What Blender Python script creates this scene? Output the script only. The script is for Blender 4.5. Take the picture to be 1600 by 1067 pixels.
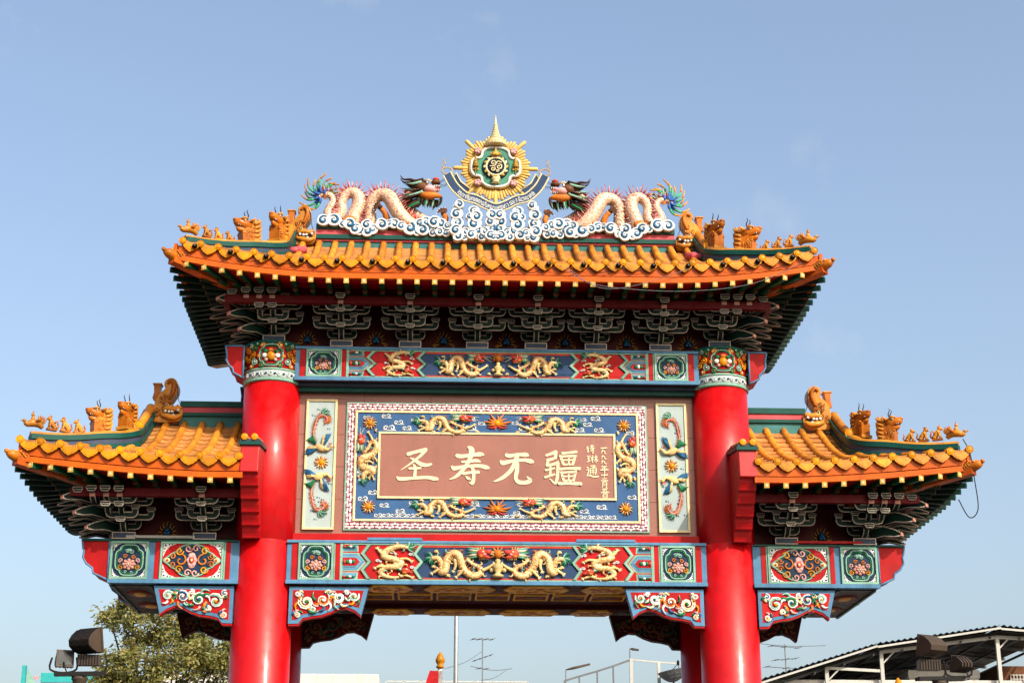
import bpy, math, random
from math import sin, cos, pi, radians, sqrt, atan2
from mathutils import Vector, Matrix
random.seed(7)
for _o in list(bpy.data.objects): bpy.data.objects.remove(_o)
SC = bpy.context.scene
COL = SC.collection

# ------------------------------------------------------------------ camera
YAW, PIT, ROL = radians(2.69), radians(18.87), radians(-.09)
CAMPOS = Vector((-.95, -25.25, 1.6))
_F = Vector((sin(YAW)*cos(PIT), cos(YAW)*cos(PIT), sin(PIT)))
_R = Vector((cos(YAW), -sin(YAW), 0)); _U = _R.cross(_F)
_R, _U = _R*cos(ROL)+_U*sin(ROL), -_R*sin(ROL)+_U*cos(ROL)
cd = bpy.data.cameras.new('camera'); cam = bpy.data.objects.new('camera', cd); COL.objects.link(cam)
cd.sensor_width = 36; cd.lens = 36*2600/1600; cd.clip_end = 5000; cd.clip_start = .1
cam.matrix_world = Matrix(((_R.x, _U.x, -_F.x, CAMPOS.x), (_R.y, _U.y, -_F.y, CAMPOS.y), (_R.z, _U.z, -_F.z, CAMPOS.z), (0, 0, 0, 1)))
SC.camera = cam

# ------------------------------------------------------------------ sky, sun, exposure
SUN_AZ, SUN_EL = radians(33), radians(37)      # to the right of the camera, in front of the gate
wd = bpy.data.worlds.new('World'); SC.world = wd; wd.use_nodes = True
nt = wd.node_tree; bg = nt.nodes['Background']
sky = nt.nodes.new('ShaderNodeTexSky'); sky.sky_type = 'NISHITA'; sky.sun_disc = False
sky.sun_elevation = SUN_EL; sky.sun_rotation = pi - SUN_AZ
sky.air_density = 1.1; sky.dust_density = 5.8; sky.ozone_density = .4; sky.altitude = 0
_tc = nt.nodes.new('ShaderNodeTexCoord'); _nz = nt.nodes.new('ShaderNodeTexNoise'); _nz.inputs['Scale'].default_value = 7.5; _nz.inputs['Detail'].default_value = 6; _nz.inputs['Roughness'].default_value = .6
_mr = nt.nodes.new('ShaderNodeMapRange'); _mr.inputs[1].default_value = .61; _mr.inputs[2].default_value = .85; _mr.inputs[3].default_value = 0; _mr.inputs[4].default_value = .4
_mx = nt.nodes.new('ShaderNodeMix'); _mx.data_type = 'RGBA'; _mx.inputs[7].default_value = (3.2, 3.3, 3.4, 1)      # thin wisps of cloud
nt.links.new(_tc.outputs['Generated'], _nz.inputs['Vector']); nt.links.new(_nz.outputs['Fac'], _mr.inputs[0]); nt.links.new(_mr.outputs[0], _mx.inputs[0]); nt.links.new(sky.outputs[0], _mx.inputs[6])
nt.links.new(_mx.outputs[2], bg.inputs[0]); bg.inputs[1].default_value = .15
sd = bpy.data.lights.new('sun', 'SUN'); sun = bpy.data.objects.new('sun', sd); COL.objects.link(sun)
sd.energy = 3.5; sd.angle = radians(.53); sd.color = (1, .93, .82)
_sv = Vector((sin(SUN_AZ)*cos(SUN_EL), -cos(SUN_AZ)*cos(SUN_EL), sin(SUN_EL)))
sun.rotation_euler = _sv.to_track_quat('Z', 'Y').to_euler(); sun.location = (15, -25, 30)
SC.view_settings.view_transform = 'Standard'; SC.view_settings.look = 'None'
SC.view_settings.exposure = .80; SC.view_settings.gamma = 1; SC.view_settings.use_curve_mapping = False
SC.render.engine = 'CYCLES'; SC.cycles.use_denoising = True; SC.cycles.max_bounces = 6

# ------------------------------------------------------------------ materials
ALB = .55     # paint is darker than it looks in full sun
def lin(c): return tuple(ALB*(((x/255+.055)/1.055)**2.4 if x > 10.3 else x/255/12.92) for x in c)
PAL = {  # name: (sRGB, roughness, coat, variation, dirt, bump)
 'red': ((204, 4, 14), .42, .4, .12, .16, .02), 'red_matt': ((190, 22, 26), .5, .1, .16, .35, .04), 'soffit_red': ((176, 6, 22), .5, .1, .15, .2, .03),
 'maroon': ((66, 5, 10), .55, 0, .15, .25, .03), 'pink': ((222, 96, 104), .5, .05, .12, .2, .03),
 'orange': ((222, 98, 8), .34, .4, .2, .5, .08), 'yellow': ((232, 150, 14), .34, .4, .3, .45, .08),
 'tile': ((226, 156, 88), .45, .1, .3, .55, .08), 'barrel': ((228, 144, 46), .4, .2, .34, .55, .08), 'purlin_red_shaded': ((104, 2, 12), .5, 0, .15, .2, .03), 'field_blue': ((62, 102, 150), .5, .05, .12, .2, .03), 'ray_gold': ((246, 204, 116), .4, .2, .1, .15, .04), 'raftgreen_shaded': ((10, 44, 34), .5, 0, .2, .2, .03), 'amber': ((206, 116, 30), .3, .4, .3, .55, .12),  # purlin red and side-rafter green carry the eave shade in their colour
 'amber_pale': ((226, 150, 56), .3, .4, .3, .55, .12), 'gold': ((222, 174, 78), .38, .2, .15, .2, .06),
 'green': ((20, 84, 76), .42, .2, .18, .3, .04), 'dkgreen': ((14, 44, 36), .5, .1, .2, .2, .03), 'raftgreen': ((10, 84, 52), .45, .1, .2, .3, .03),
 'teal': ((70, 132, 130), .5, .1, .25, .4, .05), 'mint': ((146, 194, 174), .5, 0, .16, .35, .04),
 'leaf': ((34, 122, 78), .45, .1, .2, .2, .04), 'sky_blue': ((94, 146, 186), .48, .1, .16, .4, .04),
 'navy': ((50, 78, 118), .5, .05, .15, .2, .03), 'deep_blue': ((30, 56, 84), .5, .05, .15, .2, .03), 'swirl_blue': ((38, 104, 148), .45, .1, .15, .2, .03),
 'ivory': ((252, 238, 196), .5, .05, .05, .1, .02), 'cream': ((244, 230, 178), .5, .05, .08, .15, .03), 'white': ((240, 244, 242), .5, .05, .07, .15, .03), 'ice': ((188, 206, 206), .5, .1, .06, .15, .02),
 'relief_gold': ((240, 208, 142), .42, .15, .22, .3, .08), 'coral': ((206, 74, 58), .45, .1, .2, .2, .05), 'relief_orange': ((216, 124, 46), .42, .15, .2, .25, .06),
 'outline': ((200, 186, 172), .5, 0, .1, .1, .02), 'peach': ((220, 160, 140), .5, 0, .12, .2, .02), 'slate': ((66, 78, 98), .5, 0, .15, .2, .03),
 'fret_pink': ((186, 70, 100), .5, 0, .12, .2, .02), 'black': ((16, 16, 18), .5, .1, .2, .1, .03), 'dark_brown': ((58, 36, 28), .5, .05, .25, .2, .06),
 'brass_dark': ((176, 124, 46), .5, 0, .2, .3, .03), 'brown': ((112, 70, 46), .5, .05, .25, .25, .06), 'paint_gold': ((255, 190, 60), .45, .1, .3, .3, .04), 'paint_red': ((130, 44, 30), .5, .05, .25, .3, .04),
 'lampbody': ((84, 72, 62), .45, 0, .12, .3, .03), 'lampdark': ((30, 29, 31), .45, .05, .12, .2, .03), 'steel': ((170, 172, 172), .4, 0, .08, .2, .02),
 'whitewall': ((226, 224, 218), .7, 0, .06, .3, .03), 'offwhite': ((206, 206, 200), .6, 0, .06, .2, .02), 'grey': ((120, 124, 128), .55, 0, .1, .2, .02),
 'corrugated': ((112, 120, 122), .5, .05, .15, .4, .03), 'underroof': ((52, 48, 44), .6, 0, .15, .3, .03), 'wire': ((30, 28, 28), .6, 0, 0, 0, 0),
 'turquoise': ((64, 190, 190), .5, .05, .1, .2, .03), 'bark': ((96, 78, 60), .8, 0, .25, .3, .1), 'window_glass': ((46, 58, 66), .12, .3, .1, .1, 0),
 'asphalt': ((116, 113, 110), .85, 0, .15, .2, .05), 'paving': ((150, 145, 138), .8, 0, .12, .3, .05), 'road_white': ((214, 212, 206), .7, 0, .1, .3, .02),
 'stone': ((150, 142, 132), .7, 0, .2, .3, .05), 'flag_red': ((200, 40, 46), .7, 0, .1, .1, .03), 'fin_blue': ((60, 110, 190), .45, .1, .15, .1, .03), 'fin_green': ((80, 180, 130), .45, .1, .15, .1, .03), 'field_green': ((78, 148, 122), .5, .05, .12, .2, .03), 'rose': ((232, 176, 172), .45, .05, .15, .15, .05),
}
MATS = {}
def M(name):
    if name in MATS: return MATS[name]
    m = bpy.data.materials.new(name); m.use_nodes = True; MATS[name] = m
    n, l = m.node_tree.nodes, m.node_tree.links; b = n['Principled BSDF']
    geo = n.new('ShaderNodeNewGeometry')
    def noise(scale, det=3, vec=None, rough=.55):
        t = n.new('ShaderNodeTexNoise'); t.inputs['Scale'].default_value = scale; t.inputs['Detail'].default_value = det; t.inputs['Roughness'].default_value = rough
        l.new(vec or geo.outputs['Position'], t.inputs['Vector']); return t.outputs['Fac']
    def mapr(x, a, c, d, e):
        t = n.new('ShaderNodeMapRange'); t.inputs[1].default_value = a; t.inputs[2].default_value = c; t.inputs[3].default_value = d; t.inputs[4].default_value = e
        l.new(x, t.inputs[0]); return t.outputs[0]
    def mix(f, a, c, mode='MIX'):
        t = n.new('ShaderNodeMix'); t.data_type = 'RGBA'; t.blend_type = mode
        for s, x in ((0, f), (6, a), (7, c)):
            if isinstance(x, (int, float)): t.inputs[s].default_value = x
            elif isinstance(x, tuple): t.inputs[s].default_value = (*x, 1)
            else: l.new(x, t.inputs[s])
        return t.outputs[2]
    def bump(h, s, d=.01):
        t = n.new('ShaderNodeBump'); t.inputs['Strength'].default_value = s; t.inputs['Distance'].default_value = d; l.new(h, t.inputs['Height']); l.new(t.outputs[0], b.inputs['Normal'])
    if name in ('scale_cream', 'scale_gold'):
        vo = n.new('ShaderNodeTexVoronoi'); vo.inputs['Scale'].default_value = 36 if name == 'scale_cream' else 40; l.new(geo.outputs['Position'], vo.inputs['Vector'])
        base, crev = ((lin((244, 220, 184)), lin((190, 104, 80))) if name == 'scale_cream' else (lin((246, 218, 156)), lin((214, 140, 66))))
        c = mix(mapr(vo.outputs['Distance'], .4, .85, 0, 1), base, crev)
        c = mix(mapr(noise(3.5), .4, .7, 0, .5), c, lin((226, 160, 146)) if name == 'scale_cream' else lin((226, 166, 90)))
        l.new(c, b.inputs['Base Color']); b.inputs['Roughness'].default_value = .42; bump(vo.outputs['Distance'], -.6 if False else .5, .01); return m
    if name == 'granite':
        c = mix(mapr(noise(95, 2), .35, .65, 0, 1), lin((144, 90, 78)), lin((186, 126, 110)))
        c = mix(mapr(noise(1.1, 4), .4, .7, 0, .45), c, lin((132, 84, 72)))
        mp = n.new('ShaderNodeMapping'); mp.inputs['Scale'].default_value = (4, 4, .5); l.new(geo.outputs['Position'], mp.inputs['Vector'])
        c = mix(mapr(noise(1.7, 5, mp.outputs[0], .65), .5, .8, 0, .35), c, lin((120, 80, 70)))
        l.new(c, b.inputs['Base Color']); b.inputs['Roughness'].default_value = .34; b.inputs['Specular IOR Level'].default_value = .3; return m
    if name == 'leaves':
        oi = noise(2.2, 2); c = mix(mapr(oi, .35, .65, 0, 1), lin((84, 110, 36)), lin((150, 152, 60)))
        c = mix(mapr(noise(23, 1), .45, .7, 0, .8), c, lin((206, 170, 112)))
        l.new(c, b.inputs['Base Color']); b.inputs['Roughness'].default_value = .55
        tr = n.new('ShaderNodeBsdfTranslucent'); l.new(c, tr.inputs['Color']); ms = n.new('ShaderNodeMixShader'); ms.inputs[0].default_value = .3
        l.new(b.outputs[0], ms.inputs[1]); l.new(tr.outputs[0], ms.inputs[2]); l.new(ms.outputs[0], n['Material Output'].inputs[0]); return m
    col, ro, coat, var, dirt, bp = PAL[name]; c0 = lin(col)
    c = mix(mapr(noise(4, 4), .3, .7, 0, 1), tuple(x*(1-var) for x in c0), tuple(min(1, x*(1+var)) for x in c0))
    if dirt:
        mp = n.new('ShaderNodeMapping'); mp.inputs['Scale'].default_value = (5, 5, .7); l.new(geo.outputs['Position'], mp.inputs['Vector'])
        c = mix(mapr(noise(1.6, 5, mp.outputs[0], .65), .5, .8, 0, dirt*1.6), c, tuple(x*.42+.008 for x in c0))
        c = mix(mapr(noise(38, 3), .56, .78, 0, dirt), c, tuple(x*.5+.006 for x in c0))
    oi = n.new('ShaderNodeObjectInfo')
    c = mix(1., c, mapr(oi.outputs['Random'], 0, 1, 1-var*.9, 1+var*.5), 'MULTIPLY')
    l.new(c, b.inputs['Base Color'])
    l.new(mapr(noise(7, 4), .3, .7, max(.05, ro-.08), min(1, ro+.14)), b.inputs['Roughness'])
    b.inputs['Specular IOR Level'].default_value = .22 if name == 'red' else .1; b.inputs['Coat Weight'].default_value = coat*(.5 if name == 'red' else .2); b.inputs['Coat Roughness'].default_value = .2
    if name in ('maroon', 'dkgreen', 'soffit_red', 'purlin_red_shaded', 'raftgreen_shaded', 'dark_brown'): b.inputs['Specular IOR Level'].default_value = .12; b.inputs['Coat Weight'].default_value = 0
    if name in ('steel',): b.inputs['Metallic'].default_value = .6
    if bp: bump(noise(30, 4), bp*4, .006)
    return m

# ------------------------------------------------------------------ mesh builder
def cat(pts, k=4, closed=False):
    """Catmull-Rom through points (tuples of any length)."""
    P = [tuple(map(float, p)) for p in pts]; n = len(P); out = []
    rng = range(n if closed else n-1)
    for i in rng:
        if closed: a, b, c, d = P[(i-1) % n], P[i], P[(i+1) % n], P[(i+2) % n]
        else: a, b, c, d = P[max(i-1, 0)], P[i], P[i+1], P[min(i+2, n-1)]
        for j in range(k):
            t = j/k
            out.append(tuple(.5*((2*q)+(-p+r)*t+(2*p-5*q+4*r-s)*t*t+(-p+3*q-3*r+s)*t**3) for p, q, r, s in zip(a, b, c, d)))
    if not closed: out.append(P[-1])
    return out
class MB:
    def __init__(s, mat='white'):
        s.v, s.f, s.fm, s.fs, s.mats = [], [], [], [], []; s.T = None; s.flip = False; s.m(mat)
    def m(s, name):
        if name not in s.mats: s.mats.append(name)
        s.cur = s.mats.index(name); return s
    def add(s, vs, fs, smooth=False):
        o = len(s.v)
        s.v += [s.T(p) for p in vs] if s.T else [tuple(p) for p in vs]
        for f in fs:
            f = [o+i for i in f]
            s.f.append(f[::-1] if s.flip else f); s.fm.append(s.cur); s.fs.append(smooth)
        return s
    def box(s, a, b):
        (x0, y0, z0), (x1, y1, z1) = a, b
        return s.add([(x0, y0, z0), (x1, y0, z0), (x1, y1, z0), (x0, y1, z0), (x0, y0, z1), (x1, y0, z1), (x1, y1, z1), (x0, y1, z1)],
                     [(0, 3, 2, 1), (4, 5, 6, 7), (0, 1, 5, 4), (1, 2, 6, 5), (2, 3, 7, 6), (3, 0, 4, 7)])
    def beam(s, p, q, w, h, up=(0, 0, 1)):
        p, q = Vector(p), Vector(q); d = (q-p).normalized(); r = d.cross(Vector(up)).normalized(); u = r.cross(d)
        vs = [c+r*a*w/2+u*e*h/2 for c in (p, q) for a, e in ((-1, -1), (1, -1), (1, 1), (-1, 1))]
        return s.add(vs, [(0, 1, 2, 3), (7, 6, 5, 4), (0, 4, 5, 1), (1, 5, 6, 2), (2, 6, 7, 3), (3, 7, 4, 0)])
    def prism(s, poly, y0, y1, axis='y', smooth=False):
        """polygon in (x,z) extruded along y, or in (y,z) along x, or (x,y) along z"""
        n = len(poly)
        f = {'y': lambda a, b, c: (a, c, b), 'x': lambda a, b, c: (c, a, b), 'z': lambda a, b, c: (a, b, c)}[axis]
        vs = [f(a, b, y0) for a, b in poly]+[f(a, b, y1) for a, b in poly]
        s.add(vs, [tuple(range(n)), tuple(range(2*n-1, n-1, -1))])
        o = [(i, (i+1) % n, n+(i+1) % n, n+i) for i in range(n)]
        k = len(s.v)-2*n
        for q in o:
            q = [k+i for i in q][::-1]; s.f.append(q if not s.flip else q[::-1]); s.fm.append(s.cur); s.fs.append(smooth)
        return s
    def tube(s, pts, r, n=8, fy=1., closed=False, cap=True):
        P = [Vector(p) for p in pts]; N = len(P)
        if N < 2: return s
        rs = [r]*N if isinstance(r, (int, float)) else list(r)
        if len(rs) != N:
            rs = [rs[min(len(rs)-1, int(i*(len(rs)-1)/(N-1)))]*(1-((i*(len(rs)-1)/(N-1)) % 1))+rs[min(len(rs)-1, int(i*(len(rs)-1)/(N-1))+1)]*((i*(len(rs)-1)/(N-1)) % 1) for i in range(N)]
        T = []
        for i in range(N):
            a = P[(i-1) % N] if closed or i > 0 else P[0]; b = P[(i+1) % N] if closed or i < N-1 else P[-1]
            t = b-a; T.append(t.normalized() if t.length > 1e-9 else Vector((0, 0, 1)))
        u = Vector((0, 1, 0)) if abs(T[0].y) < .9 else Vector((1, 0, 0))
        u = (u-T[0]*u.dot(T[0])).normalized(); vs = []
        for i in range(N):
            u = (u-T[i]*u.dot(T[i])); u = u.normalized() if u.length > 1e-6 else T[i].orthogonal().normalized()
            w = T[i].cross(u)
            for k in range(n):
                a = 2*pi*k/n; o = (u*cos(a)+w*sin(a))*rs[i]; vs.append((P[i].x+o.x, P[i].y+o.y*fy, P[i].z+o.z))
        fs = [(i*n+k, i*n+(k+1) % n, ((i+1) % N)*n+(k+1) % n, ((i+1) % N)*n+k) for i in range(N if closed else N-1) for k in range(n)]
        if cap and not closed: fs += [tuple(range(n))[::-1], tuple(range((N-1)*n, N*n))]
        return s.add(vs, fs, True)
    def lathe(s, prof, c=(0, 0, 0), n=16, axis='z', smooth=True):
        vs, fs = [], []
        for r, h in prof:
            for k in range(n):
                a = 2*pi*k/n; x, y = r*cos(a), r*sin(a)
                p = (x, y, h) if axis == 'z' else ((x, h, y) if axis == 'y' else (h, x, y))
                vs.append((c[0]+p[0], c[1]+p[1], c[2]+p[2]))
        for i in range(len(prof)-1):
            for k in range(n): fs.append((i*n+k, i*n+(k+1) % n, (i+1)*n+(k+1) % n, (i+1)*n+k))
        fs += [tuple(range(n))[::-1], tuple(range((len(prof)-1)*n, len(prof)*n))]
        return s.add(vs, fs, smooth)
    def ball(s, c, r, n=8, k=5, rot=0):
        if isinstance(r, (int, float)): r = (r, r, r)
        vs, fs = [(c[0], c[1], c[2])]*0, []; cr, sr = cos(rot), sin(rot)
        def P(x, y, z): return (c[0]+x*cr-z*sr, c[1]+y, c[2]+x*sr+z*cr)
        vs.append(P(0, 0, -r[2]))
        for i in range(1, k):
            a = pi*i/k-pi/2
            for j in range(n):
                b = 2*pi*j/n; vs.append(P(r[0]*cos(a)*cos(b), r[1]*cos(a)*sin(b), r[2]*sin(a)))
        vs.append(P(0, 0, r[2])); t = len(vs)-1
        for j in range(n):
            fs.append((0, 1+(j+1) % n, 1+j)); fs.append((t, t-n+j, t-n+(j+1) % n))
            for i in range(k-2): fs.append((1+i*n+j, 1+i*n+(j+1) % n, 1+(i+1)*n+(j+1) % n, 1+(i+1)*n+j))
        return s.add(vs, fs, True)
    def cone(s, p, q, r, n=5): return s.tube([p, q], [r, r*.08], n)
    def sweep(s, path, prof, smooth=False, side=None):
        """profile polygon (side, up) swept along a path; up = z, side horizontal"""
        P = [Vector(p) for p in path]; n = len(prof); vs = []
        for i in range(len(P)):
            d = P[min(i+1, len(P)-1)]-P[max(i-1, 0)]; d.z = 0
            sd_ = Vector(side) if side else Vector((d.y, -d.x, 0)).normalized()
            for a, b in prof: vs.append(P[i]+sd_*a+Vector((0, 0, b)))
        fs = [(i*n+k, i*n+(k+1) % n, (i+1)*n+(k+1) % n, (i+1)*n+k) for i in range(len(P)-1) for k in range(n)]
        fs += [tuple(range(n))[::-1], tuple(range((len(P)-1)*n, len(P)*n))]
        return s.add(vs, fs, smooth)
    def spiral(s, cx, cz, y, r, turns=1.4, d=1, st=0., rad=.012, n=5, fy=1., k=None, tail=None):
        k = k or max(8, int(turns*9)); pts = []
        for i in range(k+1):
            t = i/k; a = st+d*turns*2*pi*t; q = r*(1-.82*t); pts.append((cx+q*cos(a), y, cz+q*sin(a)))
        if tail: pts = [tail]+pts
        return s.tube(pts, [rad*.7]+[rad]*3+[rad*.75], n, fy)
    def mesh(s, name, org=(0, 0, 0)):
        me = bpy.data.meshes.new(name)
        me.from_pydata([(p[0]-org[0], p[1]-org[1], p[2]-org[2]) for p in s.v], [], s.f)
        for k in s.mats: me.materials.append(M(k))
        me.polygons.foreach_set('material_index', s.fm); me.polygons.foreach_set('use_smooth', s.fs); me.update(); return me
    def build(s, name, parent=None, org=None, bevel=0, **kw):
        w = WL[parent.name] if parent else Vector((0, 0, 0))
        org = Vector(org) if org is not None else w
        return inst(name, s.mesh(name, org), parent, org, bevel=bevel, **kw)
WL = {}
def inst(name, me, parent=None, loc=(0, 0, 0), rot=(0, 0, 0), sc=(1, 1, 1), bevel=0, **kw):
    o = bpy.data.objects.new(name, me); COL.objects.link(o); loc = Vector(loc)
    o.location = loc-(WL[parent.name] if parent else Vector((0, 0, 0))); o.rotation_euler = rot; o.scale = sc; o.parent = parent; WL[o.name] = loc
    if bevel:
        b = o.modifiers.new('bevel', 'BEVEL'); b.width = bevel; b.segments = 2; b.limit_method = 'ANGLE'; b.angle_limit = radians(40)
    for k, v in kw.items(): o[k] = v
    return o
def empty(name, loc, parent=None, rotz=0, **kw):
    o = inst(name, None, parent, loc, (0, 0, rotz), **kw); o.empty_display_size = .3; return o
def mirx(m, sg):
    if sg < 0: m.T = lambda p: (-p[0], p[1], p[2]); m.flip = True
    return m

# ------------------------------------------------------------------ the setting: ground
g = MB('asphalt'); g.add([(-900, -300, 0), (900, -300, 0), (900, 1500, 0), (-900, 1500, 0)], [(0, 1, 2, 3)]); g.build('ground', kind='structure')
for y0, y1 in ((-6, 9), (44, 70)):
    m = MB('paving'); m.box((-60, y0, .004), (60, y1, .13)); m.build('pavement', kind='structure')
m = MB('road_white')
for k in range(-8, 9): m.box((k*4-1, -14.1, .004), (k*4+1, -13.95, .008))
m.build('road_marking', kind='structure')

# ------------------------------------------------------------------ the gate
GATE = empty('ceremonial_gate', (0, 1.05, .13), label='tall red Chinese ceremonial gate with orange tiled roofs and painted beams', category='gate')
YR = 2.1          # rear row of columns
CX = 3.55
def spir4(m, cx, cz, y, w, h, r=.035, mat='white', rad=.009):
    m.m(mat)
    for sx in (-1, 1):
        for sz in (-1, 1):
            x, z = cx+sx*(w/2-r*1.25), cz+sz*(h/2-r*1.25)
            m.spiral(x, z, y, r, 1.3, sx*sz, 0 if sx > 0 else pi, rad)
            m.spiral(x-sx*r*1.9, z+sz*r*.35, y, r*.6, 1.2, -sx*sz, 0, rad*.8); m.spiral(x+sx*r*.35, z-sz*r*1.9, y, r*.6, 1.2, sx*sz, 0, rad*.8)
def lotus(m, cx, cz, y, s, mats=('peach', 'cream', 'rose', 'mint')):
    """flower and leaves of a beam cartouche, about 1.7 s tall"""
    m.m(mats[0])
    for k in range(8):
        a = k*pi/4; m.ball((cx+.27*s*cos(a), y, cz-.2*s+.22*s*sin(a)), (.12*s, .025, .1*s), 7, 4, a)
    m.m(mats[2])
    for k in range(6):
        a = k*pi/3; m.ball((cx+.13*s*cos(a), y-.015, cz-.2*s+.11*s*sin(a)), (.08*s, .025, .07*s), 6, 4, a)
    m.m(mats[1]).ball((cx, y-.03, cz-.2*s), (.07*s, .02, .06*s), 6, 4)
    for sx in (-1, 1):
        m.m('yellow' if mats[1] == 'cream' else mats[1]); m.spiral(cx+sx*.44*s, cz-.36*s, y, .15*s, 1.3, -sx, pi/2, .022*s+.004)
        m.m(mats[2]); m.spiral(cx+sx*.45*s, cz+.02*s, y, .14*s, 1.3, sx, -pi/2, .022*s+.004)
        m.m('relief_orange'); m.spiral(cx+sx*.22*s, cz+.24*s, y, .13*s, 1.2, -sx, 0, .02*s+.004)
        m.m(mats[3]); m.spiral(cx+sx*.13*s, cz+.52*s, y, .13*s, 1.2, sx, pi, .02*s+.004); m.spiral(cx+sx*.17*s, cz-.62*s, y, .09*s, 1.1, -sx, 0, .018*s+.003)
    m.m(mats[3])
    for k in range(5):
        a = pi/2+(k-2)*.45; m.ball((cx+.14*s*cos(a), y, cz+.42*s+.17*s*sin(a)), (.11*s, .02, .045*s), 6, 4, a)
def corner_fill(m, cx, cz, y, w, h, t):
    for sx in (-1, 1):
        for sz in (-1, 1):
            x, z = cx+sx*w/2, cz+sz*h/2; m.m('white').prism([(x, z), (x-sx*t, z), (x-sx*t*.5, z-sz*t*.18), (x-sx*t*.2, z-sz*t*.5), (x, z-sz*t)], y-.006, y+.004)
            for a, b, r in ((.14, .14, .075), (.42, .09, .05), (.09, .42, .05), (.62, .06, .035), (.06, .62, .035)): m.m('deep_blue').spiral(x-sx*a*t, z-sz*b*t, y-.008, r*t, 1.2, sx*sz, 1, .02*t+.002, 4)
def closed_tube(m, pts, r, y, n=5): m.tube([(x, y, z) for x, z in pts], r, n, closed=True)
def lobes(w, h, n=40, amp=.13, k=4, ph=0):
    o = []
    for i in range(n):
        a = 2*pi*i/n; c, s_ = cos(a), sin(a); e = (abs(c)**3+abs(s_)**3)**(-1/3.)*.96
        dd = min(abs((a-pi/4-j*pi/2+pi) % (2*pi)-pi) for j in range(4)); q = e*(1-amp*1.1*math.exp(-(dd/.17)**2)); o.append((w/2*q*c, h/2*q*s_))
    return o

# columns ---------------------------------------------------------------
def column(x, y, front):
    c = MB('red')
    top = 9.46 if front else 10.0
    c.lathe([(.455, .5), (.45, 3), (.447, 6.9), (.437, 6.905), (.447, 6.91), (.44, top)], (x, y, 0), 48)
    o = c.build('column', GATE, (x, y, .13))
    b = MB('stone'); b.lathe([(.8, .13), (.8, .3), (.62, .34), (.68, .46), (.6, .56), (.47, .58), (.47, .6)], (x, y, 0), 32); b.build('stone_base', o)
    if not front: return o
    cap = MB('red_matt'); cap.lathe([(.43, 9.43), (.455, 9.44), (.455, 10.0), (.44, 10.06)], (x, y, 0), 40)
    cap.m('mint').lathe([(.45, 9.40), (.466, 9.41), (.466, 9.435), (.456, 9.45)], (x, y, 0), 40); cap.lathe([(.456, 9.57), (.468, 9.578), (.468, 9.6), (.456, 9.608)], (x, y, 0), 40)
    cap.m('ice').lathe([(.456, 9.452), (.460, 9.458), (.460, 9.56), (.456, 9.568)], (x, y, 0), 40)
    cap.m('green').lathe([(.456, 10.0), (.474, 10.008), (.474, 10.055), (.40, 10.07)], (x, y, 0), 40)
    cap.build('capital', o)
    # ornament laid out flat, then wrapped on the drum
    def wrap(p): a = p[0]/.457; r = .457-p[1]; return (x+r*sin(a), y-r*cos(a), p[2])
    def orn(mat): q = MB(mat); q.T = wrap; return q
    for k in range(-4, 5):
        m = orn('white'); m.m('navy').spiral(k*.14+.07, 9.505, -.01, .02, 1., 1, 0, .008, 4); m.m('white').spiral(k*.14, 9.505, -.012, .038, 1.2, 1 if k % 2 else -1, pi/2, .009); m.build('scroll_ornament', o)
    m = orn('mint'); closed_tube(m, [(a, 9.81+b) for a, b in lobes(.38, .36, 40, .16, 4)], .012, -.012); m.m('leaf'); closed_tube(m, [(a, 9.81+b) for a, b in lobes(.33, .31, 40, .16, 4)], .008, -.012)
    m.m('yellow').ball((0, -.02, 9.79), (.07, .03, .075), 8, 5); m.m('relief_orange').ball((0, -.02, 9.88), (.05, .03, .035), 8, 5)
    for sx in (-1, 1): m.m('white').ball((sx*.1, -.015, 9.8), (.045, .02, .04), 7, 4); m.m('rose').ball((sx*.07, -.02, 9.73), (.03, .02, .03), 7, 4); m.m('leaf').ball((sx*.085, -.015, 9.87), (.04, .015, .03), 7, 4)
    m.build('medallion', o)
    for sx in (-1, 1):
        for q, (dx, dz, r_) in enumerate(((.26, .13, .062), (.31, .02, .06), (.26, -.1, .062), (.4, -.05, .06), (.4, .1, .06), (.14, .165, .045), (.14, -.165, .045), (.5, .15, .05), (.5, -.15, .05), (.5, 0., .055), (.33, .17, .04), (.33, -.165, .04), (.6, .08, .05), (.6, -.08, .05), (.22, .19, .03), (.2, -.01, .03))):
            m = orn('leaf'); m.m(('leaf', 'yellow', 'mint', 'yellow', 'relief_orange', 'yellow', 'leaf', 'relief_orange')[q % 8]).spiral(sx*dx, 9.81+dz, -.012, r_, 1.4, sx*(1 if q % 2 else -1), pi/2, .014); m.m(('yellow', 'relief_orange', 'white')[q % 3]).ball((sx*dx, -.016, 9.81+dz), (.016, .016, .016), 6, 4); m.build('scroll_ornament', o)
    return o
COLS = [column(s*CX, y, y == 0) for y in (0, YR) for s in (-1, 1)]

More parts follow.
